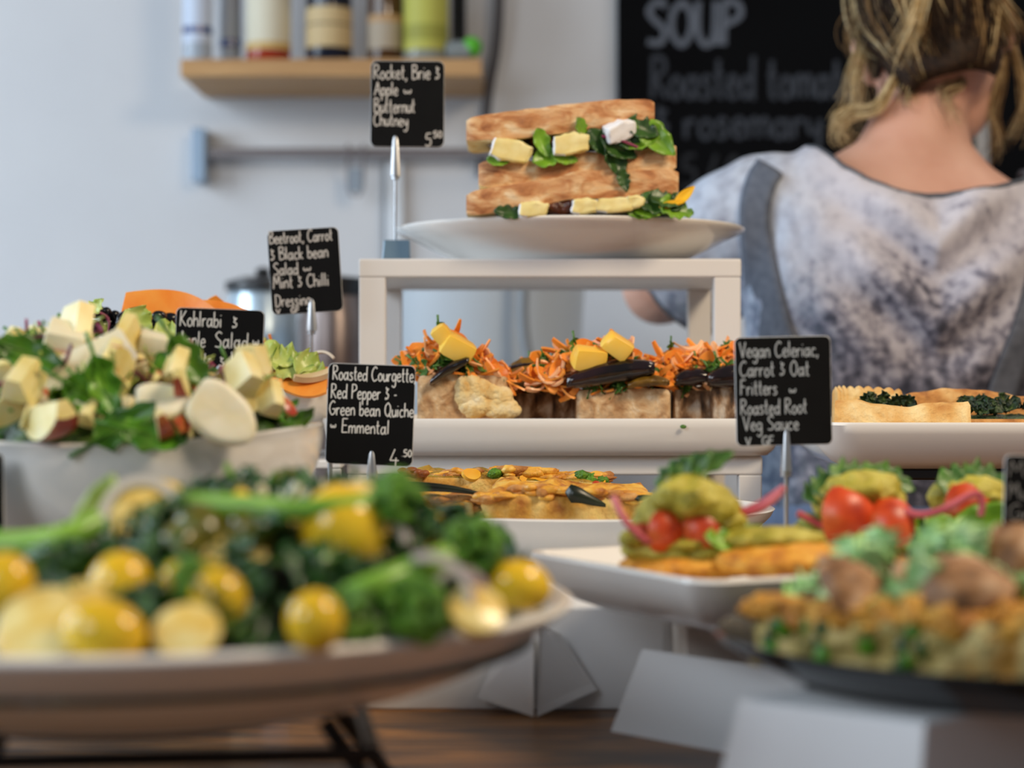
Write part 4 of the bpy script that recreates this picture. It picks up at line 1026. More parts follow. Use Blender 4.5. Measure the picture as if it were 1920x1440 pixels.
def cake_mb(outline, h, tilt=(0, 0), bt=.002, bs=.0012, rim=0.0, rimw=.12, seed=0, N=96, nr=10, nz_=6, ns=70, bulge=0.0, side=1, taper=0.0):
    """bumpy slab on a plan outline (x, y); local z 0..h; materials: 0 top, side"""
    pts = [Vector((p[0], p[1])) for p in outline]
    per = [(pts[(i + 1) % len(pts)] - pts[i]).length for i in range(len(pts))]; tot = sum(per); res = []
    for k in range(N):
        d = tot * k / N; i = 0
        while d > per[i]: d -= per[i]; i += 1
        res.append(pts[i].lerp(pts[(i + 1) % len(pts)], d / per[i]))
    for _ in range(2): res = [(res[k - 1] + res[k] * 2 + res[(k + 1) % N]) / 4 for k in range(N)]
    c = sum(res, Vector((0, 0))) / N; so = Vector((seed * 3.1, seed * 1.7, seed))
    def nn(p, s_): return noise.noise(p * s_ + so) + .5 * noise.noise(p * s_ * 2.7 + so)
    def top(p2): return h + tilt[0] * p2.x + tilt[1] * p2.y
    rings = []
    for i in range(nz_ + 1):
        t_ = i / nz_; rg = []
        for p in res:
            o_ = (p - c).normalized(); z_ = top(p) * t_ * .97
            k = 1 + bulge * math.sin(pi * t_) - taper * (1 - t_) ** 1.3
            q3 = Vector((p.x * k, p.y * k, z_)); dd = nn(q3, ns * 1.4) * bs
            rg.append(Vector((q3.x + o_.x * dd - o_.x * .002 * (t_ > .9), q3.y + o_.y * dd - o_.y * .002 * (t_ > .9), z_)))
        rings.append(rg)
    n1 = len(rings) - 1
    for i in range(1, nr + 1):
        f_ = 1 - i / nr * .985; rg = []
        for p in res:
            p2 = c + (p - c) * f_; q3 = Vector((p2.x, p2.y, 0))
            e_ = rim * max(0, 1 - abs((1 - f_) - rimw * .45) / (rimw * .55)) if rim else 0
            rg.append(Vector((p2.x, p2.y, top(p2) + e_ + nn(q3, ns) * bt * min(1, i / 2) - (rim * .25 if rim and 1 - f_ > rimw else 0))))
        rings.append(rg)
    q = MB(); q.loft(rings)
    N_ = len(res); q.mi = []
    for i in range(len(rings) - 1): q.mi += [side if i < n1 + (1 if rim else 0) or (rim and i - n1 < nr * rimw) else 0] * N_
    q.mi += [side, 0]
    return q
def cake(name, pix, z0, parent, mats, **kw):
    """pix = plan corners (x, y) in world metres"""
    cx = sum(p[0] for p in pix) / len(pix); cy = sum(p[1] for p in pix) / len(pix)
    q = cake_mb([(p[0] - cx, p[1] - cy) for p in pix], **kw)
    return q, Vector((cx, cy, z0))
def slab_mb(prof, y0, y1, seed=0, bump=.0012, n=44, yn=8, zn=6, crust_front=True, endmi=None):
    """bread slab: prof = [(x, z_bottom, z_top)] along its length, thickness y0..y1; mats 0 crust 1 crumb"""
    pr_ = catmull([(a, b_, c) for a, b_, c in prof], 12); x0, x1 = pr_[0].x, pr_[-1].x; rings = []
    so = Vector((seed * 5.1, seed, seed * 2.3))
    for i in range(n + 1):
        xx = x0 + (x1 - x0) * i / n; k = 0
        while k < len(pr_) - 2 and pr_[k + 1].x < xx: k += 1
        a, b_ = pr_[k], pr_[k + 1]; t_ = (xx - a.x) / max(1e-9, b_.x - a.x); t_ = max(0, min(1, t_))
        zb, zt = a.y + (b_.y - a.y) * t_, a.z + (b_.z - a.z) * t_
        e = min(i, n - i) / n; rd = .0022 * (1 - min(1, e / .04)) ** 2
        rg = []
        for j in range(zn + 1): rg.append(Vector((xx, y0 + rd * 1.6 + .0016 * (2 * j / zn - 1) ** 2, zb + (zt - zb) * j / zn)))
        for j in range(1, yn): rg.append(Vector((xx, y0 + (y1 - y0) * j / yn, zt)))
        for j in range(zn + 1): rg.append(Vector((xx, y1 - rd * 1.6 - .0016 * (2 * j / zn - 1) ** 2, zt + (zb - zt) * j / zn)))
        for j in range(1, yn): rg.append(Vector((xx, y1 + (y0 - y1) * j / yn, zb)))
        cz = (zb + zt) / 2
        for p in rg:
            p.z = cz + (p.z - cz) * (1 - rd / .012)
            d = noise.noise(p * 90 + so) * bump + noise.noise(p * 32 + so) * bump * 1.6
            p.y += d * (1 if p.y < (y0 + y1) / 2 else -1) * -1; p.z += d * .5
        rings.append(rg)
    m_ = len(rings[0]); sg = [0 if (j < zn or zn + yn <= j < 2 * zn + yn) else 1 for j in range(m_)]
    q = MB(); q.loft(rings, segmi=sg, capmi=0 if endmi is None else endmi)
    return q
def rrot(r_, tilt=pi): return Euler((r_.uniform(-tilt, tilt), r_.uniform(-tilt, tilt), r_.uniform(-pi, pi)))

# shared meshes
M_CORI = [leaf_mb(.013, .011, .8, .2, .12, 3, .35, 9, 3, .0003, .004, i, .6).mesh('coriander_leaf', CORI, angle=0) for i in range(4)]
M_SHRED = [strip_mb(r_, .0050, .0017, c_, .9, 10, .5, .5, i).mesh('carrot_shred', mt_) for i, (r_, c_, mt_) in enumerate(((.034, .9, CARROT), (.026, 1.5, CARROT), (.040, .5, CARROT), (.022, 1.0, CARROTP), (.03, -1.0, CARROT), (.018, 1.8, CARROTP)))]
M_RIB = [strip_mb(.026, .012, .0014, c_, .5, 10, .6, .2, i).mesh('carrot_slice', CARROTP if i % 2 else CARROT) for i, c_ in enumerate((1.2, 2.0, .7))]
M_MANGO = [rbox_mesh('mango_cube', .0175, .012, .0115, MANGO, .003, i, .22) for i in range(3)]
M_CHIL = [strip_mb(.006, .003, .0012, .8, 0, 5).mesh('chilli_piece', CHILLI)]

# ------------------------------------------------------------------ tall brie sandwiches on the top plate
DS = 1.615
def brie(name_p, u, v, wpx, hpx, D, parent, o3, rot, seed):
    q = MB(); k = D / F; w_, h_ = wpx * k, hpx * k; r_ = random.Random(seed)
    pts = [(-w_ / 2, -h_ * .4), (-w_ * .2, -h_ / 2), (w_ * .42, -h_ * .36), (w_ / 2, h_ * .32), (w_ * .1, h_ * .5), (-w_ * .46, h_ * .38)]
    d0 = .012
    fr = [Vector((p[0], -d0, p[1])) for p in pts]; bk = [Vector((p[0] * .9, d0, p[1] * .9)) for p in pts]
    q.loft([[p * .9 + Vector((0, .1 * d0, 0)) if False else Vector((p.x * .92, -d0, p.z * .92)) for p in fr], [Vector((p.x, -d0 * .8, p.z)) for p in fr], [Vector((p.x, d0 * .8, p.z)) for p in bk], bk], mi=0)
    for kx, f in enumerate(q.f):
        c = sum((q.v[i] for i in f), Vector()) / len(f)
        if len(f) == 4 and (c.x < -w_ * .22): q.mi[kx] = 1
    o = q.build('brie_chunk', [BRIE, RIND], parent, loc=P(u, v, D) - o3, angle=60)
    o.rotation_euler = rot
    b_ = o.modifiers.new('b', 'BEVEL'); b_.width = .0016; b_.segments = 2; b_.limit_method = 'ANGLE'
    sb = o.modifiers.new('u', 'SUBSURF'); sb.levels = sb.render_levels = 2; sb.subdivision_type = 'SIMPLE'
    mid(o)
    for vx in o.data.vertices:
        n3 = vx.co * 170 + Vector((seed * 3, seed, 0)); vx.co += vx.normal * (.0013 * noise.noise(n3) + .0008 * noise.noise(n3 * 2.7))
    o.data.shade_smooth()
    return o
def sl(tbl, D):
    return [(X(u, D), Z(vb, D), Z(vt, D)) for (u, vt, vb) in tbl]
def lay_slab(tbl, D, dep, name, parent, o3, mats, seed, **kw):
    pr_ = [(a - o3.x, b_ - o3.z, c - o3.z) for a, b_, c in sl(tbl, D)]
    return slab_mb(pr_, D - o3.y, D + dep - o3.y, seed, **kw).build(name, mats, parent, angle=50)
def lay_leaf(parent, o3, u, v, D, L_, W_, rot, mt_, nm='salad_leaf', seed=0, **kw):
    o = leaf_mb(L_, W_, seed=seed, **kw).build(nm, mt_, parent, loc=P(u, v, D) - o3, angle=0); o.rotation_euler = rot; return o
o3 = P(1080, 345, 1.66)
t = thing('sandwich', 'upper brie and rocket sandwich with tilted top slice of white bread', 'sandwich', o3, 0, 'stacked brie sandwiches')
lay_slab([(874, 222, 266), (920, 213, 263), (985, 204, 257), (1050, 195, 249), (1110, 190, 242), (1180, 186, 236), (1228, 186, 232)], DS, .085, 'bread_slice', t, o3, [CRUST, CRUMB], 3)
lay_slab([(897, 303, 350), (950, 302, 352), (1010, 300, 347), (1080, 288, 332), (1150, 283, 325), (1210, 276, 322), (1269, 268, 317)], DS + .004, .085, 'bread_slice', t, o3, [CRUST, CRUMB], 5)
q = MB()
for i in range(26):
    q.ball(P(930 + i * 11 + rnd.uniform(-5, 5), 268 - i * .9 + rnd.uniform(-5, 6), DS + rnd.uniform(.012, .05)) - o3, (rnd.uniform(.005, .009), .009, rnd.uniform(.004, .007)), 12, 8, nz=.3, ns=150, seed=i)
q.build('chutney', CHUT, t, angle=0)
q = MB(); q.loft([[P(u, v, D_) - o3 for u, v, D_ in ((915, 300, DS + .014), (1235, 272, DS + .014), (1240, 275, DS + .075), (915, 300, DS + .075))], [P(u, v, D_) - o3 for u, v, D_ in ((925, 262, DS + .016), (1215, 236, DS + .016), (1215, 238, DS + .075), (925, 262, DS + .075))]])
q.build('dark_filling', mat('dark_greens', [(0.3, '#0c1408'), (0.6, '#2a1a0c'), (0.8, '#2c4214')], rough=.5, scale=120, bump=1.0), t, angle=0)
brie('b', 957, 285, 80, 46, DS + .006, t, o3, (0, .25, .1), 1)
brie('b', 1070, 272, 72, 44, DS + .004, t, o3, (0, -.1, .05), 2)
bo = brie('b', 1158, 243, 62, 38, DS + .002, t, o3, (.3, -.35, .2), 3); bo.data.materials[0] = RIND
for (u, v, L_, W_, rot, mt_, sd, bend) in ((1104, 252, .034, .016, (1.2, .9, .3), ROCK, 1, .8), (1018, 268, .026, .014, (1.3, 1.2, 0), ROCK, 2, .7), (1030, 292, .03, .018, (1.1, -.4, .1), ROCK, 3, .9),
        (1230, 258, .044, .024, (1.2, .75, -.2), ROCK, 4, .5), (1205, 240, .03, .02, (1.2, .4, 0), DLEAF, 5, .5), (1162, 274, .036, .024, (1.2, .5, .2), DLEAF, 6, .8), (1158, 300, .034, .02, (1.3, 1.2, .1), DLEAF, 7, .9),
        (1185, 266, .03, .016, (1.2, .3, 0), DLEAF, 8, .4), (1126, 268, .03, .018, (1.2, .9, 0), DLEAF, 9, .6), (935, 300, .02, .012, (1.2, .1, 0), ROCK, 10, .4), (1060, 296, .022, .012, (1.4, .2, .2), ROCK, 11, .4), (1200, 262, .034, .018, (1.1, -.2, 0), ROCK, 12, .6)):
    lay_leaf(t, o3, u, v, DS - .002, L_, W_, rot, mt_, seed=sd, bend=bend, fold=.35, ruf=.06, lobes=.1, freq=3)
MB().tube(catmull([P(1128, 255, DS - .004) - o3, P(1160, 262, DS - .006) - o3, P(1196, 276, DS - .005) - o3]), .0012, 6).build('leaf_stalk', PURP, t)
o3 = P(1080, 392, 1.66); o3.z = TPZ + .0072
t = thing('sandwich', 'lower brie sandwich resting on the plate with greens and a yellow petal at its right', 'sandwich', o3, 0, 'stacked brie sandwiches')
lay_slab([(874, 361, 402), (920, 352, 400), (980, 343, 394), (1040, 333, 378), (1080, 322, 372), (1140, 318, 372), (1210, 318, 370), (1273, 320, 364)], DS, .085, 'bread_slice', t, o3, [CRUST, CRUMB], 9)
q = slab_mb([(X(890, DS) - o3.x, 0, .013), (X(1080, DS) - o3.x, 0, .0125), (X(1285, DS) - o3.x, 0, .012)], 1.70 - o3.y, 1.79 - o3.y, 12).build('bread_slice', [CRUST, CRUMB], t, angle=50)
q = MB()
q.loft([[P(u, v, D_) - o3 for u, v, D_ in ((930, 412, DS + .016), (1270, 408, DS + .016), (1270, 412, DS + .075), (930, 412, DS + .075))], [P(u, v, D_) - o3 for u, v, D_ in ((930, 390, DS + .016), (1250, 366, DS + .016), (1250, 368, DS + .075), (930, 390, DS + .075))]])
q.build('dark_filling', MATS['dark_greens'], t, angle=0)
for (u, v, a, b_, sd) in ((1000, 394, 58, 30, 4), (1096, 388, 52, 32, 5), (1152, 386, 78, 30, 6), (1190, 380, 36, 26, 8)):
    brie('b', u, v, a, b_, DS + .004, t, o3, (0, 0, 0), sd)
q = MB()
for i in range(8): q.ball(P(1035 + i * 6, 388 + rnd.uniform(-6, 4), DS + .008) - o3, (.006, .006, .006), 12, 8, nz=.3, ns=150, seed=i)
q.build('chutney', CHUT, t, angle=0)
for (u, v, L_, W_, rot, mt_, sd) in ((1240, 380, .04, .022, (1.2, .1, 0), DLEAF, 1), (1226, 388, .034, .018, (1.25, -.2, 0), ROCK, 2), (1268, 390, .032, .02, (1.2, .3, .2), ROCK, 3), (1252, 372, .03, .02, (1.0, .2, 0), DLEAF, 4), (960, 398, .03, .012, (1.3, .1, 0), DLEAF, 5), (1170, 338, .02, .011, (1.4, 1.3, 0), DLEAF, 6), (1210, 398, .03, .012, (1.3, 0, 0), ROCK, 7)):
    lay_leaf(t, o3, u, v, DS - .003, L_, W_, rot, mt_, seed=sd, bend=.5, fold=.3, ruf=.1, lobes=.15, freq=4)
lay_leaf(t, o3, 1284, 366, DS - .004, .022, .009, (1.3, -.75, 0), mat('yellow_petal', [(0.3, '#e8a408'), (0.7, '#fbc926')], rough=.4, scale=40), 'flower_petal', bend=.4, fold=.3)
lay_leaf(t, o3, 1258, 382, DS - .005, .02, .006, (1.3, -.3, 0), MATS['yellow_petal'], 'flower_petal', bend=.4, fold=.3)

# ------------------------------------------------------------------ open sandwiches on the long platter
PFZ = MPZ + MPH * .22 + .0006     # inside floor of the platter
def open_sandwich(label, u0, u1, vt, vb, D, dep, slaw, crust, seed, aub, mang=(), end=None, second=True, depth_slaw=.03):
    r_ = random.Random(seed); k = D / F
    o3 = Vector((X((u0 + u1) / 2, D), D + dep / 2, PFZ))
    t = thing('open_sandwich', label, 'sandwich', o3, 0, 'open sandwiches on the long platter')
    zt, zb = Z(vt, D) - PFZ, Z(vb, D) - PFZ
    xa, xb = X(u0, D) - o3.x, X(u1, D) - o3.x
    slab_mb([(xa, max(zb, 0) * .3 + .0, zt * .98), ((xa + xb) / 2, .0, zt), (xb, .0, zt * .97)], -dep / 2, dep / 2, seed, .0018, endmi=end).build('bread_slice', [crust, CRUMB], t, angle=50)
    for (au0, av0, au1, av1, th, fr) in aub:
        p0, p1 = P(au0, av0, D + .006) - o3, P(au1, av1, D + .006) - o3; n = 12; rg = []
        for i in range(n + 1):
            t_ = i / n; c = p0.lerp(p1, t_) + Vector((0, 0, .002 * math.sin(pi * t_)))
            e = max(.5, math.sin(pi * (t_ * .94 + .03)) ** .28)
            rg.append([c + Vector((0, (-.008 + .0) + math.cos(a_) * -.010 if math.cos(a_) > 0 else .012 * -math.cos(a_), math.sin(a_) * th * k * .5 * e)) + Vector((noise.noise(c * 150 + Vector((j, 0, 0))), noise.noise(c * 150 + Vector((0, j, 0))), noise.noise(c * 150 + Vector((0, 0, j))))) * .001 for j, a_ in enumerate([2 * pi * q_ / 14 for q_ in range(14)])])
        MB().loft(rg).build('aubergine_slice', AUBF if fr else AUB, t, angle=0)
    # slaw core and loose pieces over a heap profile given as (u, v_top)
    prof = catmull([(u, v, 0) for u, v in slaw], 8)
    vbase = vt - 4
    def topv(u):
        for a, b_ in zip(prof, prof[1:]):
            if a.x <= u <= b_.x: return a.y + (b_.y - a.y) * (u - a.x) / max(1e-6, b_.x - a.x)
        return vbase
    q = MB(); us = [prof[0].x + (prof[-1].x - prof[0].x) * i / 22 for i in range(23)]; rg = []
    for u in us:
        tv = topv(u) + 10; c = P(u, (tv + vbase) / 2, D + .028) - o3; hz = max(.002, m((vbase - tv) / 2, D)); row = []
        for j in range(14):
            a_ = 2 * pi * j / 14; d = Vector((0, -math.cos(a_) * depth_slaw * .75, math.sin(a_) * hz)); row.append(c + d + Vector((0, 1, 1)) * noise.noise((c + d) * 160) * .0035)
        rg.append(row)
    o = q.loft(rg).build('carrot_slaw', mat('slaw_mass', [(0.3, '#9a4a0c'), (0.5, '#e67c1c'), (0.66, '#f09a48'), (0.76, '#4d6a20')], rough=.4, scale=160, bump=1.0), t, angle=0); o['kind'] = 'stuff'
    w_ = prof[-1].x - prof[0].x
    def spot(f0=.0):
        u = r_.uniform(prof[0].x + 4, prof[-1].x - 4); tv = topv(u); f_ = r_.random() ** 1.4 * (1 - f0)
        v = tv + 7 + (vbase - tv - 2) * f_
        y = D + .028 - depth_slaw * .8 * math.sin(min(1, f_ + .25) * pi / 2) + r_.uniform(0, .006)
        return P(u, v, y) - o3, f_
    for i in range(int(w_ * .30)):
        p, f_ = spot(); put('carrot_shred', M_SHRED[i % 6], t, p, (r_.uniform(-.9, .9), r_.uniform(-.8, .8), r_.uniform(-.9, .9)))
    for i in range(int(w_ * .14)):
        p, f_ = spot(.3); put('carrot_slice', M_RIB[i % 3], t, p + Vector((0, -.002, 0)), (1.1 + r_.uniform(-.8, .6), r_.uniform(-.9, .9), r_.uniform(-.6, .6)))
    for i in range(int(w_ * .115)):
        p, f_ = spot(); put('coriander_leaf', M_CORI[i % 4], t, p + Vector((0, -.004, .001)), (1.0 + r_.uniform(-.7, .7), r_.uniform(-1.5, 1.5), r_.uniform(-.6, .6)), r_.uniform(.8, 1.4))
    for i in range(max(2, int(w_ * .02))):
        p, f_ = spot(.6); put('chilli_piece', M_CHIL[0], t, p + Vector((0, -.003, .003)), rrot(r_, 1))
    for (u, v, ry, sc) in mang:
        put('mango_cube', M_MANGO[int(u) % 3], t, P(u, v, D - .002) - o3, (.35, ry, .2), sc)
    return t
open_sandwich('open sandwich at the left end topped with a tall heap and two mango cubes', 782, 955, 702, 785, 1.525, .07,
              [(752, 690), (772, 672), (800, 648), (818, 624), (838, 612), (862, 640), (890, 664), (915, 672), (935, 700), (955, 730)], CRUSTL, 11, [(808, 716, 880, 676, 24, 0)], [(832, 630, .9, 1.15), (856, 652, .55, 1.5)], end=1)
t = bpy.data.objects['open_sandwich']; o3 = t.location
slab_mb([(X(800, 1.51) - o3.x, .0, .010), (X(870, 1.51) - o3.x, .0, .015), (X(955, 1.51) - o3.x, .0, .007)], 1.512 - o3.y, 1.535 - o3.y, 31, .0024).build('bread_slice', [CRUSTL, CRUMB], t, angle=50)
rr_ = random.Random(5); q = MB()
for i in range(46):
    f_ = rr_.random(); u = 872 + 78 * f_; v = 722 + 40 * f_ * .7 + rr_.uniform(-12, 44) * (1 - .45 * f_)
    q.ball(P(u, min(v, 776), 1.526) - o3, (rr_.uniform(.007, .012), .006, rr_.uniform(.005, .008)), 18, 12, nz=.16, ns=260, seed=i)
q.build('torn_crumb', CRUMB, t, angle=0)
open_sandwich('open sandwich set back behind the first with bare roasted vegetable showing', 958, 1082, 738, 785, 1.575, .06,
              [(966, 690), (1000, 684), (1020, 676), (1050, 668), (1075, 670)], CRUSTD, 12, [(952, 706, 1040, 702, 62, 1), (955, 690, 1035, 688, 14, 0)], depth_slaw=.018)
open_sandwich('open sandwich in the middle with glossy aubergine and mango on pale brown bread', 1082, 1258, 728, 783, 1.525, .07,
              [(1000, 705), (1012, 672), (1040, 660), (1068, 648), (1100, 646), (1130, 650), (1150, 632), (1175, 650), (1205, 678), (1232, 690), (1250, 706)], CRUSTL, 13, [(1062, 716, 1225, 690, 44, 0), (1175, 722, 1252, 716, 20, 1)], [(1102, 672, .15, 1.5), (1158, 650, .6, 1.3)])
open_sandwich('open sandwich between the middle one and the fritter card on dark bread', 1264, 1334, 728, 785, 1.55, .06,
              [(1218, 690), (1236, 664), (1262, 646), (1290, 640), (1318, 648), (1338, 660), (1348, 690)], CRUSTD, 14, [(1262, 714, 1332, 708, 34, 0)])
open_sandwich('open sandwich at the right end half hidden by the fritter card', 1334, 1440, 722, 785, 1.54, .06,
              [(1316, 690), (1332, 664), (1350, 638), (1372, 644), (1400, 648), (1430, 668), (1446, 690)], CRUSTD, 15, [(1324, 712, 1436, 706, 46, 0)])
tag(MB().ball((0, 0, 0), (.0025, .0006, .0016), 8, 6).build('herb_speck', CORI, loc=P(1281, 800, 1.4985)), 'tiny green herb speck stuck on the side of the long platter', 'herb')

# ------------------------------------------------------------------ courgette quiche slices
QF = QP.z + .0075
def quiche(label, pts, ztop_v, D, seed, mats, tilt=(0, 0), bt=.0025, ns=75, name='quiche_slice', z0=QF, group='quiche slices on the round dish', cat='quiche', **kw):
    h = Z(ztop_v, D) - z0
    q, loc = cake(name, pts, z0, None, mats, h=h, tilt=tilt, bt=bt, seed=seed, ns=ns, taper=.34, **kw)
    t = thing(name, label, cat, loc, 0, group)
    q.build('baked_slice', mats, t, angle=0)
    return t, loc, h
QA, QALOC, QAH = quiche('quiche slice at the front left of the dish beside the gap', [(X(768, 1.25), 1.262), (X(892, 1.236), 1.238), (X(892, 1.3), 1.31), (X(765, 1.3), 1.31)], 928, 1.25, 1, [EGG, EGGS], tilt=(-.05, .05), bt=.006, ns=44, bs=.004, bulge=.04)
QB, QBLOC, QBH = quiche('quiche slice at the front middle of the dish with golden bubbled crust', [(X(898, 1.225), 1.236), (X(1060, 1.222), 1.231), (X(1225, 1.235), 1.242), (X(1215, 1.33), 1.33), (X(930, 1.33), 1.33)], 924, 1.23, 2, [EGG, EGGS], tilt=(-.03, .04), bt=.0065, ns=40, bs=.004, bulge=.04)
QC, QCLOC, QCH = quiche('quiche slice at the back with browned green top and cut right end', [(X(745, 1.335), 1.345), (X(1146, 1.345), 1.335), (X(1150, 1.41), 1.42), (X(762, 1.4), 1.40)], 891, 1.36, 3, [EGGG, EGGS], tilt=(-.03, .02), bt=.006, ns=48, bs=.003)
QD, QDLOC, QDH = quiche('quiche slice at the right of the dish behind the tallest fritter stack', [(X(1230, 1.25), 1.255), (X(1372, 1.29), 1.29), (X(1360, 1.36), 1.37), (X(1235, 1.33), 1.34)], 935, 1.27, 4, [EGG, EGGS], tilt=(-.10, .10))
def browned(parent, loc, pts, n, seed):
    r_ = random.Random(seed); q = MB(); c = catmull(pts, 8)
    for i in range(n):
        p = c[r_.randrange(len(c))] - loc + Vector((r_.uniform(-.003, .003), r_.uniform(.000, .010), r_.uniform(-.0035, .0022)))
        q.ball(p, (r_.uniform(.004, .010), r_.uniform(.003, .006), r_.uniform(.0016, .0034)), 11, 7, nz=.35, ns=170, seed=i, mi=i % 3 == 0)
    q.mi = [int(k) for k in q.mi]
    q.build('browned_top_edge', [EGG, PASTRYB], parent, angle=0)
browned(QA, QALOC, [P(790, 936, 1.252), P(830, 938, 1.246), P(885, 942, 1.246)], 26, 1)
browned(QB, QBLOC, [P(902, 936, 1.238), P(960, 922, 1.234), P(1060, 924, 1.233), P(1150, 928, 1.238), P(1215, 938, 1.244)], 60, 2)
browned(QC, QCLOC, [P(760, 893, 1.36), P(850, 890, 1.35), P(960, 884, 1.345), P(1050, 890, 1.345), P(1140, 898, 1.345)], 60, 3)
def ribbon(parent, loc, pts, W_, mt_, nm, T_=.0016):
    c = catmull([p - loc for p in pts], 6); rg = []
    for i, p in enumerate(c):
        f_ = i / (len(c) - 1); e = max(.1, min(1, f_ * 6) * (1 - .85 * f_ ** 1.5)); d = Vector((0, .25, .97)).normalized()
        rg.append([p - d * W_ / 2 * e, p - d * W_ / 2 * e + Vector((0, T_, 0)), p + d * W_ / 2 * e + Vector((0, T_, 0)), p + d * W_ / 2 * e])
    return MB().loft(rg).build(nm, mt_, parent, angle=0)
ribbon(QA, QALOC, [P(716, 914, 1.245), P(770, 912, 1.243), P(830, 915, 1.243), P(880, 922, 1.243), P(912, 930, 1.243)], .0072, COURG, 'courgette_slice')
ribbon(QB, QBLOC, [P(1060, 924, 1.228), P(1085, 928, 1.226), P(1110, 938, 1.226), P(1136, 948, 1.228)], .0125, COURG, 'courgette_slice')
ribbon(QD, QDLOC, [P(1190, 936, 1.236), P(1215, 932, 1.235), P(1250, 936, 1.235)], .004, COURG, 'courgette_slice')
for (u, v, L_, rz) in ((884, 890, .013, .2), (1000, 902, .02, .0), (1120, 905, .012, -.2)):
    o = strip_mb(L_, .009, .003, .6, .2, 8, .7).build('yellow_pepper_piece', mat('yellow_pepper', [(0.3, '#eda41a'), (0.7, '#f8c94c')], rough=.3, scale=50), QC, loc=P(u, v, 1.343) - QCLOC, angle=60); o.rotation_euler = (.9, .1, rz)
for (u, v) in ((928, 888), (1108, 898), (1128, 902), (1092, 892)):
    MB().ball((0, 0, 0), (.0055, .004, .0038), 12, 8, nz=.4, ns=260, seed=u).build('green_bean_piece', BROC, QC, loc=P(u, v, 1.345) - QCLOC, angle=0)
MB().ball((0, 0, 0), (.004, .003, .004), 10, 7, nz=.2, ns=200).build('red_pepper_piece', TOM, QC, loc=P(1118, 912, 1.338) - QCLOC, angle=0)
q = MB()
for i in range(9): q.ball(P(755 + i * 5, 886 + rnd.uniform(-4, 4), 1.34) - QCLOC, (.004, .004, .0025), 10, 7, nz=.4, ns=200, seed=i)
q.build('crisped_cheese', mat('crisped_cheese', [(0.3, '#6a3010'), (0.7, '#b0642a')], rough=.5, scale=90), QC, angle=0)

# ------------------------------------------------------------------ spinach tarts on the right platter
TF = RPB + RPH * .22 + .001
def tart(label, pts, crust_h, fill_mt, seed, crust_mt, scal=0):
    cx = sum(p[0] for p in pts) / len(pts); cy = sum(p[1] for p in pts) / len(pts); loc = Vector((cx, cy, TF))
    t = thing('tart_slice', label, 'tart', loc, 0, 'tart slices on the right platter')
    cake_mb([(p[0] - cx, p[1] - cy) for p in pts], crust_h * .74, bt=.003, seed=seed, ns=110, nr=12).build('filling', [fill_mt, crust_mt], t, angle=0)
    return t, loc
def crust_wall(t, loc, pts, th, h0, mt_, seed, scal=0.0, nsc=14):
    c = catmull([Vector(p) - loc for p in pts], 12); rg = []
    n = len(c)
    for i, p in enumerate(c):
        tg = c[min(i + 1, n - 1)] - c[max(i - 1, 0)]; tg.z = 0; tg.normalize(); nn = Vector((-tg.y, tg.x, 0)); hz = p.z
        hz += scal * abs(math.sin(nsc * pi * i / (n - 1))) + noise.noise(p * 90 + Vector((seed, 0, 0))) * .0016
        b = Vector((p.x, p.y, 0)); w_ = th / 2 + noise.noise(p * 120 + Vector((0, seed, 0))) * .0008
        rg.append([b - nn * w_ + Vector((0, 0, h0)), b + nn * w_ + Vector((0, 0, h0)), b + nn * w_ + Vector((0, 0, hz * .6)), b + nn * w_ * .8 + Vector((0, 0, hz * .93)), b + Vector((0, 0, hz)), b - nn * w_ * .8 + Vector((0, 0, hz * .93)), b - nn * w_ + Vector((0, 0, hz * .6))])
    return MB().loft(rg).build('pastry_crust', mt_, t, angle=60)
hz = lambda v, D: Z(v, D)
t, loc = tart('tart slice lying along the front left with straight pale pastry edge', [(X(1578, 1.425), 1.428), (X(1812, 1.425), 1.428), (X(1780, 1.46), 1.475), (X(1600, 1.46), 1.475)], Z(752, 1.43) - TF, SPIN, 1, PASTRY)
crust_wall(t, loc, [(X(1568, 1.425), 1.428, Z(752, 1.43)), (X(1605, 1.425), 1.424, Z(748, 1.43)), (X(1640, 1.425), 1.423, Z(757, 1.43)), (X(1700, 1.425), 1.422, Z(760, 1.43)), (X(1760, 1.425), 1.422, Z(756, 1.43)), (X(1815, 1.425), 1.425, Z(751, 1.43))], .012, 0, PASTRY, 1)
t, loc = tart('tart slice with fluted rim and pale green custard behind the front slice', [(X(1585, 1.475), 1.482), (X(1688, 1.475), 1.482), (X(1684, 1.515), 1.525), (X(1585, 1.515), 1.525)], Z(742, 1.49) - TF, EGGY, 2, PASTRY)
crust_wall(t, loc, [(X(1566, 1.52), 1.523, Z(732, 1.52)), (X(1590, 1.52), 1.526, Z(728, 1.52)), (X(1640, 1.52), 1.526, Z(728, 1.52)), (X(1690, 1.52), 1.518, Z(736, 1.52))], .012, 0, PASTRY, 3, .0022, 9)
for (u, v, sd) in ((1640, 750, 1), (1660, 752, 2), (1622, 756, 3), (1680, 755, 4), (1700, 753, 5)):
    lay_leaf(t, loc, u, v, 1.478, .016, .011, (1.2, sd * .7, 0), SPIN, 'spinach_leaf', seed=sd, bend=1.5, fold=.3, ruf=.2, freq=4)
t, loc = tart('tart slice full of dark green spinach with browned rim at the right', [(X(1818, 1.43), 1.434), (X(2160, 1.43), 1.434), (X(2120, 1.53), 1.525), (X(1700, 1.52), 1.525)], Z(757, 1.46) - TF, SPIN, 4, PASTRYB)
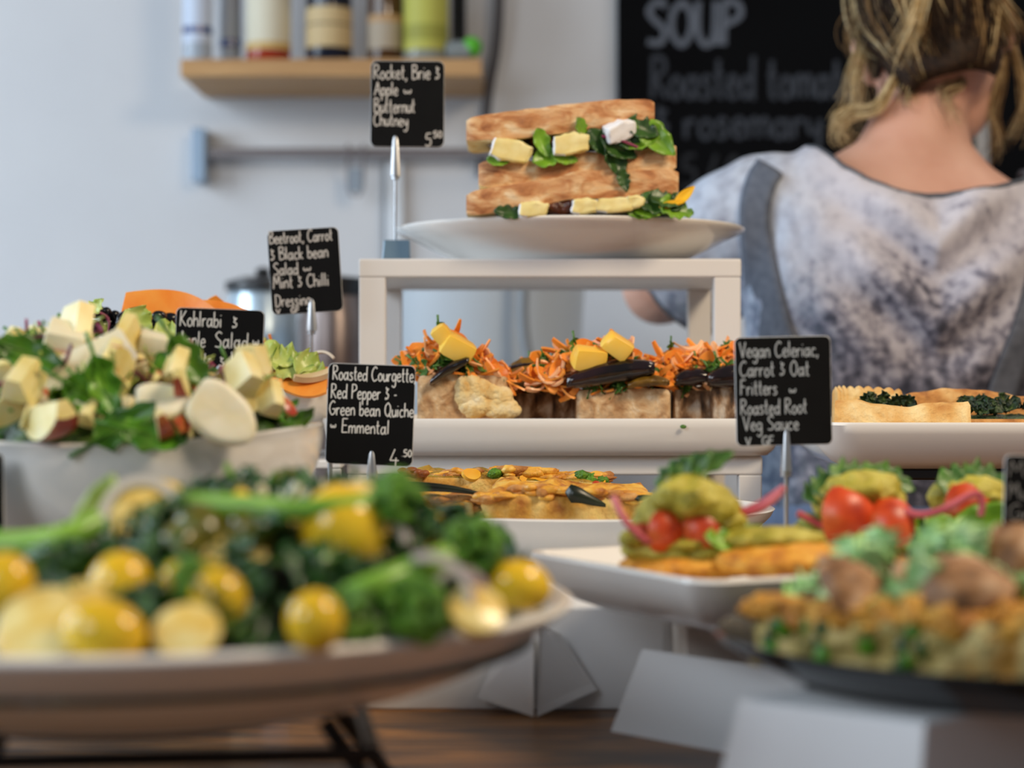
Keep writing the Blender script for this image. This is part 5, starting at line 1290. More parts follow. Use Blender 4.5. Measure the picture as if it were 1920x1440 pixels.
crust_wall(t, loc, [(X(1690, 1.525), 1.522, Z(742, 1.525)), (X(1730, 1.525), 1.53, Z(733, 1.525)), (X(1790, 1.525), 1.534, Z(730, 1.525)), (X(1850, 1.525), 1.534, Z(732, 1.525)), (X(1920, 1.525), 1.53, Z(742, 1.525)), (X(2040, 1.525), 1.52, Z(745, 1.525))], .014, 0, PASTRYB, 6)
rr_ = random.Random(8)
for i in range(36):
    u = rr_.uniform(1800, 1960); D = rr_.uniform(1.44, 1.51); v = 745 + (u - 1800) * .02 + rr_.uniform(0, 8) + (1.51 - D) * 330 * (.6)
    lay_leaf(t, loc, u, v, D, .015, .011, (rr_.uniform(0, 1.2), rr_.uniform(-1, 1), rr_.uniform(-3, 3)), SPIN, 'spinach_leaf', seed=i, bend=1.4, fold=.3, ruf=.2, freq=4, nl=7, nw=3)

# ------------------------------------------------------------------ fritter stacks on the square plate
SF = SQB + SQH * .22 + .001
def patty(q, c, rx, ry, h, seed, mi=0, nz=.16, ns=90):
    q.ball(c, (rx, ry, h), 28, 14, nz=nz, ns=ns, seed=seed, mi=mi); return q
def tom_wedge(parent, loc, u, v, D, sc, rot):
    rot = (rot[0] * .5, rot[1] * .6, -pi / 2 + (rot[2] - 1.6) * .5)
    return put('tomato_wedge', M_TOM, parent, P(u, v, D) - loc, rot, sc)
M_TOM = wedge_mb(.0098, 110, -74, 74, .12).mesh('tomato_wedge', [TOM, TOM])
def stack(label, u, D, rx, parts):
    loc = Vector((X(u, D), D, SF)); t = thing('fritter_stack', label, 'fritter', loc, 0, 'fritter stacks on the square plate')
    for (kind, *a_) in parts:
        if kind == 'fritter':
            du, v, rx_, h, sd = a_; MB().ball((0, 0, 0), (rx_, rx_ * .85, h), 36, 16, nz=.16, ns=90, seed=sd).build('fritter', FRIT, t, loc=P(u + du, v, D) - loc, angle=0)
        elif kind in ('sauce', 'mash', 'paste'):
            blobs, sd = a_; q = MB()
            for i, (du, v, rp, hp) in enumerate(blobs): q.ball(P(u + du, v, D - .004 * (i % 3)) - loc, (m(rp, D), m(rp, D) * .9, m(hp, D)), 26, 16, nz=.22, ns=110, seed=sd + i)
            q.build({'sauce': 'chunky_sauce', 'mash': 'celeriac_mash', 'paste': 'green_paste'}[kind], OLVT if kind == 'paste' else GUAC, t, angle=0)
        elif kind == 'tom':
            for (du, v, dd, sc, rot) in a_[0]: tom_wedge(t, loc, u + du, v, D + dd, sc, rot)
        elif kind == 'leaf':
            for (du, v, dd, L_, W_, rot, sd, lob) in a_[0]: lay_leaf(t, loc, u + du, v, D + dd, L_, W_, rot, CORI if lob else ROCK, 'leaf_garnish', seed=sd, bend=.5, fold=.2, ruf=.06, lobes=lob, freq=3.5)
        elif kind == 'stem':
            for pts in a_[0]: MB().tube(catmull([P(u_, v_, D_) - loc for u_, v_, D_ in pts], 6), .0018, 8).build('chard_stem', CHARD, t)
    return t
stack('fritter stack at the front left topped with a tall leaf sprig', 1285, .965, .035, [
    ('fritter', 0, 1062, .0325, .0075, 1), ('sauce', [(-70, 1030, 48, 24), (-20, 1036, 60, 26), (40, 1034, 52, 24), (85, 1026, 44, 22), (0, 1016, 70, 20), (-100, 1012, 26, 18), (120, 1010, 40, 22)], 3),
    ('tom', [(-40, 1000, -.016, 1.15, (.4, .5, 2.2)), (28, 990, -.014, 1.2, (.9, -.6, 1.2)), (90, 968, .004, 1.0, (.2, .6, .4)), (-78, 1006, -.006, .8, (.2, .2, 1))]),
    ('mash', [(-30, 960, 62, 40), (36, 950, 66, 48), (0, 934, 70, 40), (-66, 978, 36, 26), (70, 976, 40, 26)], 20), ('paste', [(0, 905, 44, 22), (24, 914, 36, 20)], 40),
    ('leaf', [(-18, 892, -.004, .024, .016, (1.2, -.9, 0), 1, .25), (38, 868, -.002, .032, .012, (1.2, -.35, .2), 2, .2), (8, 878, -.004, .026, .013, (1.2, -.6, 0), 3, .25), (120, 1006, -.01, .026, .016, (1.0, -.2, .3), 4, 0), (80, 1012, -.02, .024, .012, (1.0, .2, .3), 5, 0)]),
    ('stem', [[(1150, 932, .95), (1172, 975, .945), (1205, 1008, .945), (1240, 1020, .95)], [(1380, 965, .99), (1425, 945, .99), (1470, 914, .985)], [(1380, 968, .985), (1430, 952, .985), (1466, 922, .985)], [(1395, 1000, .96), (1440, 1012, .955), (1500, 1030, .95), (1560, 1052, .95)]])])
t = thing('fritter', 'flat orange fritter leaning between the front stack and the tent card side', 'fritter', P(1470, 1050, .945) * 1.0, 0)
MB().ball((0, 0, 0), (.034, .026, .0085), 36, 16, nz=.16, ns=90, seed=7).build('fritter_patty', FRIT, t, angle=0)
MB().ball((0, 0, 0), (.0285, .02, .006), 28, 14, nz=.2, ns=90, seed=17).build('chunky_sauce', GUAC, t, loc=(-.006, .012, .009), angle=0)
stack('fritter stack in the middle with two dark red tomato wedges and feathery leaves', 1606, 1.015, .033, [
    ('fritter', 0, 1052, .037, .0085, 2), ('sauce', [(-80, 1000, 40, 28), (-30, 1018, 60, 26), (40, 1022, 60, 24), (-100, 1018, 30, 20), (100, 1020, 34, 20), (0, 1000, 80, 24)], 7),
    ('tom', [(-18, 972, -.02, 1.75, (.3, .1, 1.9)), (62, 976, -.022, 1.5, (1.0, -.9, 1.2)), (20, 985, .0, 1.4, (.2, .3, 1.5))]),
    ('mash', [(-34, 935, 46, 34), (26, 922, 58, 40), (0, 914, 60, 30), (-60, 948, 26, 24), (58, 940, 36, 24)], 50),
    ('leaf', [(-48, 902, -.006, .022, .016, (1.1, -.5, 0), 6, .35), (-6, 890, -.004, .026, .017, (1.0, .1, .2), 7, .35), (44, 900, -.004, .026, .014, (1.0, .6, 0), 8, .35), (70, 896, .004, .026, .014, (1.0, .5, 0), 9, .35), (-70, 920, -.004, .018, .014, (1.0, -.4, 0), 10, .35), (104, 1000, -.016, .024, .02, (1.0, .3, .1), 11, 0), (130, 1008, -.014, .022, .016, (1.0, -.3, .1), 12, 0), (-84, 975, -.01, .014, .008, (1, .2, 0), 13, 0)]),
    ('stem', [[(1495, 962, 1.0), (1520, 975, 1.0), (1550, 990, 1.0)], [(1690, 958, .99), (1730, 965, .985), (1775, 952, .98), (1815, 930, .98), (1836, 925, .98)], [(1836, 925, .98), (1842, 945, .98), (1838, 968, .98)]])])
stack('fritter stack at the right behind the mushrooms with a broad green leaf', 1812, 1.03, .03, [
    ('fritter', 0, 1052, .033, .0085, 3), ('sauce', [(-60, 1012, 40, 26), (0, 1018, 56, 28), (50, 1020, 50, 26)], 9),
    ('tom', [(0, 962, -.014, 1.6, (.4, .2, 1.8)), (50, 968, -.01, 1.3, (.9, -.6, 1.4))]),
    ('mash', [(-34, 930, 40, 34), (20, 922, 52, 32), (52, 934, 34, 24)], 70),
    ('leaf', [(-10, 902, -.008, .026, .018, (1.0, -.1, 0), 14, .35), (34, 892, -.004, .026, .016, (1.0, .2, 0), 15, .35), (40, 985, -.03, .044, .026, (1.15, -.45, .1), 16, 0), (-30, 995, -.03, .032, .016, (1.1, .5, .1), 17, 0), (-70, 1000, -.03, .024, .016, (1.1, 1.0, .1), 18, 0)])])
rr_ = random.Random(3)
for i in range(9):
    tag(MB().ball((0, 0, 0), (.004, .0035, .0035), 10, 8, nz=.2, ns=200, seed=i).build('sauce_lump', GUAC, loc=P(rr_.uniform(1470, 1700), rr_.uniform(1028, 1046), rr_.uniform(.96, .985)), angle=0), 'small yellow lump of sauce fallen between the fritters', 'sauce lump', 'sauce lumps between the fritters')

# ------------------------------------------------------------------ mushroom bake on the black plate
BF = BPB + .0068
bk = [(X(1412, .79), .79), (X(1570, .755), .757), (X(1760, .735), .735), (X(1990, .72), .722), (X(2120, .8), .80), (X(2000, .9), .895), (X(1520, .88), .885)]
cx = sum(p[0] for p in bk) / len(bk); cy = sum(p[1] for p in bk) / len(bk); loc = Vector((cx, cy, BF))
BH = Z(1130, .79) - BF
t = thing('vegetable_bake', 'thick oat and vegetable bake with browned edge on the black plate', 'bake', loc)
cake_mb([(p[0] - cx, p[1] - cy) for p in bk], BH, bt=.004, bs=.005, seed=5, ns=75, N=200, nz_=8).build('baked_base', [LOAFT, LOAFS], t, angle=0)
rr_ = random.Random(12); q = MB()
c2 = [Vector((p[0], p[1], 0)) for p in bk]
for i in range(150):
    f_ = rr_.random() * 3.0; k_ = int(f_); a, b_ = c2[k_], c2[k_ + 1]; p = a.lerp(b_, f_ - k_)
    q.ball(p + Vector((rr_.uniform(-.001, .001), .003 + rr_.uniform(0, .005), BF + BH - rr_.uniform(-.0015, .005))) - loc, (rr_.uniform(.003, .008), .004, rr_.uniform(.0015, .003 + .0022 * f_)), 9, 6, nz=.4, ns=220, seed=i)
q.build('browned_edge', LOAFT, t, angle=0)
for i in range(14):
    f_ = rr_.random() * 2.2; k_ = int(f_); a, b_ = c2[k_], c2[k_ + 1]; p = a.lerp(b_, f_ - k_)
    MB().ball((0, 0, 0), (.004, .0016, .004), 10, 7, nz=.35, ns=260, seed=i).build('green_herb_fleck', SLEAF if i % 2 else DLEAF, t, loc=p + Vector((0, .0002, BF + rr_.uniform(.003, BH * .8))) - loc, angle=0)
TOPZ = BF + BH
M_CRK = [leaf_mb(.020, .017, 1.3, .3, .24, 5, .2, 14, 5, .0005, 0, i, .6).mesh('crisp_kale_leaf', CRKALE, angle=0) for i in range(5)]
def mush_mb(seed, R=.011):
    q = MB(); prof = [(0.0006, R * .62), (R * .4, R * .6), (R * .8, R * .36), (R, 0), (R * .9, -R * .18), (R * .35, -R * .1), (R * .3, -R * .8), (0.0006, -R * .85)]
    q.lathe(prof, 20); so = Vector((seed, seed * 2, 0)); q.v = [p * (1 + .30 * noise.noise(p * 110 + so) + .12 * noise.noise(p * 260 + so)) for p in q.v]; return q
M_MUSH = [mush_mb(i).mesh('fried_mushroom', MUSH, angle=60) for i in range(3)]
mush = [('fried mushroom at the front left of the bake, reddish brown', 1596, 1108, .765, 1.35, (.5, .5, 0)), ('pale fried mushroom cap at the front middle of the bake, largest of all', 1815, 1108, .752, 1.7, (.35, .1, 0)), ('dark fried mushroom tucked behind the front left one', 1640, 1085, 0.800, 1.0, (.9, .8, .5)),
        ('fried mushroom slice behind the pale front cap', 1740, 1072, 0.805, 1.1, (-.9, .4, .9)), ('tall fried mushroom standing at the right edge of the frame', 1890, 1048, .80, 1.5, (.3, -.9, .4)), ('fried mushroom lying at the back of the bake near the menu card', 1825, 1045, .84, 1.2, (1.2, .5, 2)),
        ('brown fried mushroom in the middle of the heap', 1700, 1098, 0.794, 1.0, (1.3, .3, 1)), ('fried mushroom under the card at the back right', 1905, 1085, 0.797, 1.2, (.8, .8, 2)), ('small fried mushroom behind the left kale tuft', 1560, 1082, 0.808, .9, (.6, 1.1, 1))]
for i, (lb, u, v, D, sc, rot) in enumerate(mush):
    tag(put('fried_mushroom', M_MUSH[i % 3], None, P(u, v, D), rot, sc), lb, 'mushroom', 'fried mushrooms on the bake')
tufts = [('left front kale tuft hanging over the pale end of the bake', 1530, 1112, 0.791, 8), ('kale tuft standing up behind the reddish mushroom', 1622, 1040, .80, 10), ('kale tuft at the front between the two front mushrooms', 1705, 1120, .757, 12), ('kale tuft rising in the middle behind the pale cap', 1778, 1040, .80, 11), ('kale tuft at the front right below the pale cap', 1790, 1150, 0.777, 7), ('kale tuft near the foot of the menu card', 1868, 1040, .82, 8), ('kale tuft at the right edge of the frame', 1905, 1150, 0.772, 8), ('low kale tuft behind the front left mushroom', 1660, 1100, 0.800, 7)]
for (lb, u, v, D, n) in tufts:
    lc = P(u, v, D); lc.z = max(lc.z, TOPZ + .004); t = thing('crisp_kale_tuft', 'crisp pale ' + lb, 'kale', lc, 0, 'crisp kale tufts on the bake')
    for i in range(n):
        put('kale_leaf', M_CRK[i % 5], t, (rr_.uniform(-.011, .011), rr_.uniform(-.008, .008), rr_.uniform(-.006, .008)), rrot(rr_, 1.4), rr_.uniform(.6, 1.05))
q = MB()
for i in range(80):
    u = rr_.uniform(1520, 1960); D = rr_.uniform(.77, .87); q.ball(Vector((X(u, D), D, TOPZ + rr_.uniform(0, .007))), (rr_.uniform(.004, .009), .006, rr_.uniform(.003, .006)), 9, 7, nz=.4, ns=180, seed=i, mi=i % 2)
tag(q.build('chopped_topping', [mat('dark_topping', [(0.3, '#241406'), (0.7, '#6a4a26')], rough=.4, scale=120, bump=.8), CRKALE], angle=0), 'bed of chopped kale and mushroom crumbs covering the bake top', 'topping', kind='stuff')
# ------------------------------------------------------------------ salads
def heap_mass(name, label, c, rx, ry, hf, zb, mt_, cat):
    rings = []
    for i in range(15):
        t_ = 1 - i / 14 * .985; rg = []
        for k in range(56):
            a_ = 2 * pi * k / 56; x, y = rx * t_ * math.cos(a_), ry * t_ * math.sin(a_)
            z = hf(c.x + x, c.y + y) - .007 if t_ < .99 else zb
            p = Vector((x, y, max(zb, z) - zb)); rg.append(p + Vector((0, 0, noise.noise(p * 90) * .003 * (t_ < .9))))
        rings.append(rg)
    return tag(MB().loft(rings).build(name, mt_, loc=(c.x, c.y, zb), angle=0), label, cat, kind='stuff')
def scatter(me, n, c, rx, ry, hf, name, label, cat, group, r_, lift=0.0, tilt=1.0, sc=(.85, 1.2), front=.75, rmax=.97, avoid=None):
    for i in range(n):
        for _ in range(20):
            a_ = r_.uniform(0, 2 * pi); q_ = math.sqrt(r_.random()) * rmax; x, y = c.x + rx * q_ * math.cos(a_), c.y + ry * q_ * math.sin(a_)
            if y > c.y + ry * .25 and r_.random() < front: continue
            if x < X(-260, y): continue
            break
        e = .004; gx = (hf(x + e, y) - hf(x - e, y)) / (2 * e); gy = (hf(x, y + e) - hf(x, y - e)) / (2 * e)
        nrm_ = Vector((-gx, -gy, 1)).normalized()
        qr = nrm_.to_track_quat('Z', 'Y').to_matrix().to_4x4() @ Matrix.Rotation(r_.uniform(-pi, pi), 4, 'Z') @ Euler((r_.uniform(-tilt, tilt), r_.uniform(-tilt, tilt), 0)).to_matrix().to_4x4()
        lab = label if isinstance(label, str) else label(i)
        tag(put(name, me[r_.randrange(len(me))], None, (x, y, hf(x, y) + lift + r_.uniform(-.003, .003)), qr, r_.uniform(*sc)), lab, cat, group)
def one(name, me, u, v, D, rot, sc, label, cat, group=None):
    if D < .9: D -= .016
    elif D < 1.07: D -= .007
    return tag(put(name, me, None, P(u, v, D), rot, sc), label, cat, group)

# ---- kale, broccoli and yellow tomato salad in the front dish
rs = random.Random(101)
sil = catmull([(-420, 1180, 0), (-200, 1100, 0), (0, 1085, 0), (120, 1070, 0), (220, 1035, 0), (320, 1000, 0), (450, 965, 0), (600, 970, 0), (700, 970, 0), (770, 1005, 0), (860, 1045, 0), (940, 1090, 0), (1000, 1130, 0), (1040, 1160, 0)], 6)
def silv(u):
    for a, b_ in zip(sil, sil[1:]):
        if a.x <= u <= b_.x: return a.y + (b_.y - a.y) * (u - a.x) / max(1e-6, b_.x - a.x)
    return 1200
FR = FB.z + FBH
def hfront(x, y):
    r = math.hypot((x - FB.x) / .165, (y - FB.y) / .165)
    if r > 1: return FB.z + .028
    u = 960 + x * F / (FB.y + .01)
    H = max(.006, Z(silv(u), FB.y + .01) - FR + .002)
    ys = (y - FB.y) / .165; xs = (x - FB.x) / .165
    w_ = math.sqrt(max(1e-4, 1 - min(.999, xs * xs)))
    f_ = max(0, 1 - (abs(ys) / w_) ** 2.2)
    return FB.z + .030 + (H + .006) * f_ ** .8
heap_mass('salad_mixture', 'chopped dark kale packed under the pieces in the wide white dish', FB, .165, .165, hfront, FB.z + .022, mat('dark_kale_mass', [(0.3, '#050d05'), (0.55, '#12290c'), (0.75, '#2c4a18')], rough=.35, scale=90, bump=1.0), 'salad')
gk = 'pieces in the kale and yellow tomato salad'
M_KALE = [leaf_mb(.040, .030, 1.0, .35, .20, 6, .15, 20, 6, .0006, .006, i, .6).mesh('kale_leaf', KALE, angle=0) for i in range(6)]
M_TH = [half_mb(.0115, .0115, .0115).mesh('yellow_tomato_half', [YTOM, YTOMF], angle=60), half_mb(.0145, .0105, .011).mesh('yellow_tomato_half', [YTOM, YTOMF], angle=60)]
M_TW = [MB().ball((0, 0, 0), (.0115, .0115, .0125), 24, 14).mesh('yellow_tomato', YTOM), MB().ball((0, 0, 0), (.0145, .0115, .0115), 24, 14).mesh('yellow_tomato', YTOM)]
M_ON = [arc_mb(.0145, .009, .0032, 0, 5.2).mesh('red_onion_ring', [ONION, ONIONF]), arc_mb(.012, .008, .003, 0, 3.0).mesh('red_onion_ring', [ONION, ONIONF]), arc_mb(.018, .006, .003, 0, 2.4).mesh('red_onion_ring', [ONION, ONIONF])]
M_FL = [floret_mb(.014, i).mesh('broccoli_floret', [BROC, STEMG], angle=0) for i in range(3)]
M_OL = [MB().ball((0, 0, 0), (.011, .0085, .0085), 20, 12).mesh('green_olive', OLIVE)]
M_BN = [strip_mb(.03, .0062, .005, .7, 0, 10, .4).mesh('butter_bean', mat('pale_bean', [(0.3, '#b9b48c'), (0.7, '#e2dfc4')], rough=.25, scale=60)), MB().ball((0, 0, 0), (.0095, .0055, .006), 16, 10).mesh('butter_bean', MATS['pale_bean'])]
scatter(M_KALE, 190, FB, .16, .16, hfront, 'kale_leaf', 'dark curly kale leaf mixed through the salad in the wide front dish', 'kale', 'kale leaves in the front dish', rs, .006, .9, (.5, .95))
scatter(M_TW, 6, FB, .15, .15, hfront, 'yellow_tomato', 'whole glossy yellow cherry tomato in the kale salad', 'tomato', 'whole yellow tomatoes in the front dish', rs, .003, 1.5, (.6, .8))
scatter(M_TH, 12, FB, .15, .15, hfront, 'yellow_tomato_half', 'halved yellow cherry tomato in the kale salad', 'tomato', 'halved yellow tomatoes in the front dish', rs, .006, 1.4, (.6, .85))
scatter(M_BN, 30, FB, .15, .15, hfront, 'butter_bean', 'pale cream bean lying among the kale', 'bean', 'cream beans in the front dish', rs, .007, .8, (.6, .9))
scatter(M_OL, 10, FB, .15, .15, hfront, 'green_olive', 'shiny brown green olive lying among the kale', 'olive', 'olives in the front dish', rs, .008, 1.5)
scatter(M_FL, 8, FB, .15, .15, hfront, 'broccoli_floret', 'small green broccoli floret among the kale', 'broccoli', 'broccoli florets in the front dish', rs, .003, .9, (.6, .85))
scatter(M_ON, 7, FB, .15, .15, hfront, 'red_onion_ring', 'curved slice of red onion among the kale', 'onion', 'red onion slices in the front dish', rs, .006, .9, (.6, .85))
# the pieces that stand out
def stalk(label, pts, r, flo=None):
    t = thing('sprouting_broccoli', label, 'broccoli', P(*pts[0])); o_ = P(*pts[0])
    c = catmull([P(*p) - o_ for p in pts], 6); n = len(c)
    MB().tube(c, [r * (1 - .25 * i / n) for i in range(n)], 10).build('stalk', STEMG, t)
    if flo is not None: put('floret', M_FL[flo % 3], t, c[-1], (0.6, .8, 0), .8)
    return t
stalk('long bright green broccoli stem lying across the top of the kale salad', [(350, 945, .735), (470, 950, .725), (560, 956, .72), (650, 948, .72), (740, 938, .73)], .0046, 1)
stalk('pale green stem running off the left edge of the frame over the kale', [(-60, 1024, .735), (40, 1022, .73), (120, 1008, .725), (185, 978, .735)], .006)
stalk('green broccoli stem slanting down to the left at the right of the dish', [(840, 1046, .70), (770, 1072, .69), (700, 1098, .68), (650, 1116, .68)], .0055)
stalk('thin green stem sticking up in front of the apple salad bowl', [(440, 925, .83), (432, 895, .83), (424, 868, .83)], .0018)
lay = [('yellow_tomato', 0, 642, 995, .745, 1.9, 'big orange yellow tomato high at the right centre'), ('yellow_tomato_half', 1, 412, 1022, .735, 1.55, 'oblong yellow tomato lying flat below the top'), ('yellow_tomato_half', 1, 535, 985, .755, 1.4, 'yellow tomato under the long broccoli stem'),
       ('yellow_tomato', 0, 225, 1098, .70, 1.3, 'golden tomato with a bright highlight left of centre'), ('yellow_tomato', 0, 410, 1122, .69, 1.15, 'yellow tomato in the middle of the heap face'), ('yellow_tomato_half', 0, 70, 1160, .672, 1.5, 'bright yellow tomato low at the left'),
       ('yellow_tomato_half', 1, 80, 1182, .664, 1.5, 'yellow tomato touching the front rim at the left'), ('yellow_tomato', 1, 195, 1188, .662, 1.35, 'yellow tomato touching the front rim beside its neighbour'), ('yellow_tomato_half', 0, 350, 1180, .664, 1.2, 'yellow tomato touching the front rim left of centre'), ('yellow_tomato', 0, 590, 1165, .672, 1.15, 'yellow tomato near the front rim right of centre'),
       ('yellow_tomato', 0, 10, 1095, .69, 1.2, 'yellow tomato cut by the left edge of the frame'), ('yellow_tomato_half', 0, 895, 1140, .70, 1.1, 'golden ridged tomato near the right of the front rim'), ('yellow_tomato', 1, 975, 1098, .76, 1.15, 'yellow tomato at the far right end of the salad'), ('yellow_tomato_half', 0, 145, 1130, .685, 1.1, 'tomato glinting white near the left')]
for (nm, k_, u, v, D, sc, lb) in lay:
    hf_ = nm.endswith('half')
    one(nm, (M_TH if hf_ else M_TW)[k_], u, v, D, ((.75 if hf_ else 0), rs.uniform(-.3, .3), rs.uniform(-.3, .3)), sc * (.82 if hf_ else .74), lb + ' of the kale dish', 'tomato')
one('yellow_tomato_half', M_TH[1], 270, 955, .80, (.9, -.3, .3), 1.3, 'pale lime tomato half perched on the heap beside the onion ring', 'tomato')
one('yellow_tomato_half', M_TH[0], 690, 970, .77, (.9, .8, .3), 1.3, 'yellow tomato half leaning right of the big tomato', 'tomato')
one('red_onion_ring', M_ON[0], 266, 972, .775, (1.25, .4, 0), 1.1, 'large lilac red onion ring standing upright on the heap', 'onion')
one('red_onion_ring', M_ON[1], 712, 1020, .745, (1.2, 0, 0), .9, 'pink onion slice below the right end of the long stem', 'onion')
one('red_onion_ring', M_ON[2], 800, 1125, .70, (1.4, .5, 0), .9, 'pale arched onion slice at the right of the heap face', 'onion')
one('red_onion_ring', M_ON[1], 860, 1122, .71, (1.4, -.3, 0), .9, 'pinkish arched onion slice beside the golden ridged tomato', 'onion')
one('broccoli_floret', M_FL[0], 770, 1150, .70, (1.0, .4, 0), .95, 'bright green broccoli floret at the front rim right of centre', 'broccoli')
one('broccoli_floret', M_FL[1], 655, 1165, .69, (1.0, -.2, 0), .85, 'green broccoli floret at the front rim left of the brighter one', 'broccoli')
one('broccoli_floret', M_FL[2], 880, 1030, .76, (1.0, .6, 0), .9, 'pale frosted broccoli floret at the right shoulder of the heap', 'broccoli')
one('broccoli_floret', M_FL[0], 700, 950, .80, (.3, .2, 1), .8, 'broccoli head at the right top of the heap under the quiche dish', 'broccoli')
one('green_leaf', leaf_mb(.034, .018, .5, .3, .05, 3).mesh('green_leaf', LETT, angle=0), 182, 962, .80, (1.3, -1.2, 0), 1.0, 'pale green leaf tip standing up left of the onion ring', 'leaf')

# ---- kohlrabi and apple salad
rk = random.Random(202)
silk = catmull([(-240, 760, 0), (-100, 690, 0), (0, 660, 0), (60, 660, 0), (120, 645, 0), (200, 645, 0), (260, 665, 0), (330, 690, 0), (400, 720, 0), (460, 722, 0), (505, 735, 0), (540, 765, 0), (590, 792, 0)], 6)
def silkv(u):
    for a, b_ in zip(silk, silk[1:]):
        if a.x <= u <= b_.x: return a.y + (b_.y - a.y) * (u - a.x) / max(1e-6, b_.x - a.x)
    return 800
KR = KC.z + .094
def hk(x, y):
    r = math.hypot((x - KC.x) / .105, (y - KC.y) / .105)
    if r > 1: return KR - .012
    u = 960 + x * F / KC.y; H = max(.004, Z(silkv(u), KC.y) - KR)
    xs = (x - KC.x) / .105; ys = (y - KC.y) / .105; w_ = math.sqrt(max(1e-4, 1 - min(.999, xs * xs)))
    f_ = max(0, 1 - (abs(ys) / w_) ** 2.0)
    return KR - .012 + (H + .010) * f_ ** .8
heap_mass('salad_mixture', 'mixed chopped leaves packed under the apple pieces in the deep bowl', KC, .101, .101, hk, KR - .028, mat('leaf_mass', [(0.3, '#14240a'), (0.5, '#33521a'), (0.66, '#6a8a34'), (0.8, '#6a2a48')], rough=.4, scale=80, bump=1.0), 'salad')
M_APW = [wedge_mb(.034, 26, -62, 62, .35).mesh('apple_slice', [APS, APF], angle=35), wedge_mb(.034, 40, -50, 50, .3).mesh('apple_slice', [APS, APF], angle=35), wedge_mb(.035, 18, -60, 60, .3).mesh('apple_slice', [APS, APF], angle=35)]
M_APC = [wedge_mb(.034, 34, -20, 22, .5).mesh('apple_chunk', [APS, APF], angle=35), wedge_mb(.034, 26, -14, 24, .55).mesh('apple_chunk', [APS, APF], angle=35)]
M_KO = [rbox_mesh('kohlrabi_piece', .034, .024, .0045, KOHL, .0012, 1, .25), rbox_mesh('kohlrabi_piece', .036, .009, .008, KOHL, .0016, 2, .2), rbox_mesh('kohlrabi_piece', .016, .013, .012, KOHL, .0016, 3, .2), rbox_mesh('kohlrabi_piece', .052, .019, .007, KOHL, .002, 4, .2)]
_o = [(.024 * math.cos(a_) * (1 + .16 * math.sin(3 * a_ + 1)), .020 * math.sin(a_) * (1 + .12 * math.cos(2 * a_))) for a_ in [2 * pi * k / 14 for k in range(14)]]
q = cake_mb(_o, .007, bt=.0006, bs=.0006, seed=3, N=48, nr=5, nz_=4); q.v = [p - Vector((0, 0, .0035)) for p in q.v]
M_KR = q.mesh('kohlrabi_piece', [KOHL, KOHL], angle=50)
M_SL = [leaf_mb(.030, .014, 1.0, .35, .10, 3, .2, 12, 4, .0004, .01, i, .7).mesh('salad_leaf', SLEAF, angle=0) for i in range(5)]
M_PU = [strip_mb(.034, .0030, .0022, 1.6, .5, 12, .5, 2.0, i).mesh('purple_shoot', PURP, angle=0) for i in range(3)] 
M_SP = [strip_mb(.04, .0016, .0014, 1.8, .5, 12, .5, 3.0, i + 7).mesh('pale_sprout', LETT, angle=0) for i in range(3)]
scatter(M_SL, 85, KC, .1, .1, hk, 'salad_leaf', 'green salad leaf tucked among apple pieces in the deep bowl', 'leaf', 'green leaves in the apple salad', rk, .002, 1.0, (.6, 1.05))
scatter(M_APC, 44, KC, .095, .095, hk, 'apple_chunk', 'cream apple chunk with red skin in the deep bowl', 'apple', 'apple chunks in the deep bowl', rk, .004, 2.0, (.5, .8))
scatter(M_APW, 34, KC, .093, .093, hk, 'apple_slice', 'red skinned apple slice mixed into the deep bowl', 'apple', 'apple slices in the deep bowl', rk, .003, 1.4, (.4, .6))
scatter(M_KO[:3], 34, KC, .095, .095, hk, 'kohlrabi_piece', 'pale cut kohlrabi piece in the deep bowl', 'kohlrabi', 'kohlrabi pieces in the deep bowl', rk, .004, 1.1, (.45, .75))
scatter(M_PU, 44, KC, .095, .095, hk, 'purple_shoot', 'thin purple shoot curling among the apple pieces', 'shoot', 'purple shoots in the apple salad', rk, .010, .8, (.5, .9))
scatter(M_SP, 44, KC, .095, .095, hk, 'pale_sprout', 'thin pale green sprout curling among the apple pieces', 'sprout', 'pale sprouts in the apple salad', rk, .010, .8, (.5, .9))
ga = None
def ap(me, u, v, D, rot, sc, lb, nm='apple_slice', cat='apple'): return one(nm, me, u, v, D, rot, sc * (.72 if nm != 'kohlrabi_piece' else .8), lb, cat)
ap(M_KO[3], 150, 690, 1.035, (1.25, -.45, .15), 1.25, 'long white kohlrabi slab slanting up to the right at the heap top', 'kohlrabi_piece', 'kohlrabi')
ap(M_APW[1], 220, 660, 1.045, (.4, .9, 1.9), 1.15, 'apple wedge with red edge at the peak of the heap', 'apple_slice')
ap(M_APW[0], 225, 690, 1.02, (.3, -.7, 1.2), .85, 'curved apple slice pointing up left at the middle of the heap', 'apple_slice')
ap(M_APC[0], 145, 615, 1.06, (.3, .4, 2.2), 1.25, 'golden apple chunk with red skin on the summit left of the beans', 'apple_chunk')
ap(M_KO[2], 120, 640, 1.05, (.5, .3, .3), 1.7, 'white kohlrabi cube with a red spot below the summit', 'kohlrabi_piece', 'kohlrabi')
ap(M_KR, 412, 775, 1.0, (1.25, .75, .1), 1.0, 'large flat cream kohlrabi slab leaning on the right of the heap', 'kohlrabi_piece', 'kohlrabi')
ap(M_APC[1], 452, 710, 1.03, (.4, .8, 2.6), 1.35, 'apple chunk at the right shoulder in front of the Kohlrabi card', 'apple_chunk')
ap(M_APC[0], 470, 688, 1.055, (.6, 1.5, 2.0), 1.3, 'apple chunk with a red skin corner rising over the Kohlrabi card', 'apple_chunk')
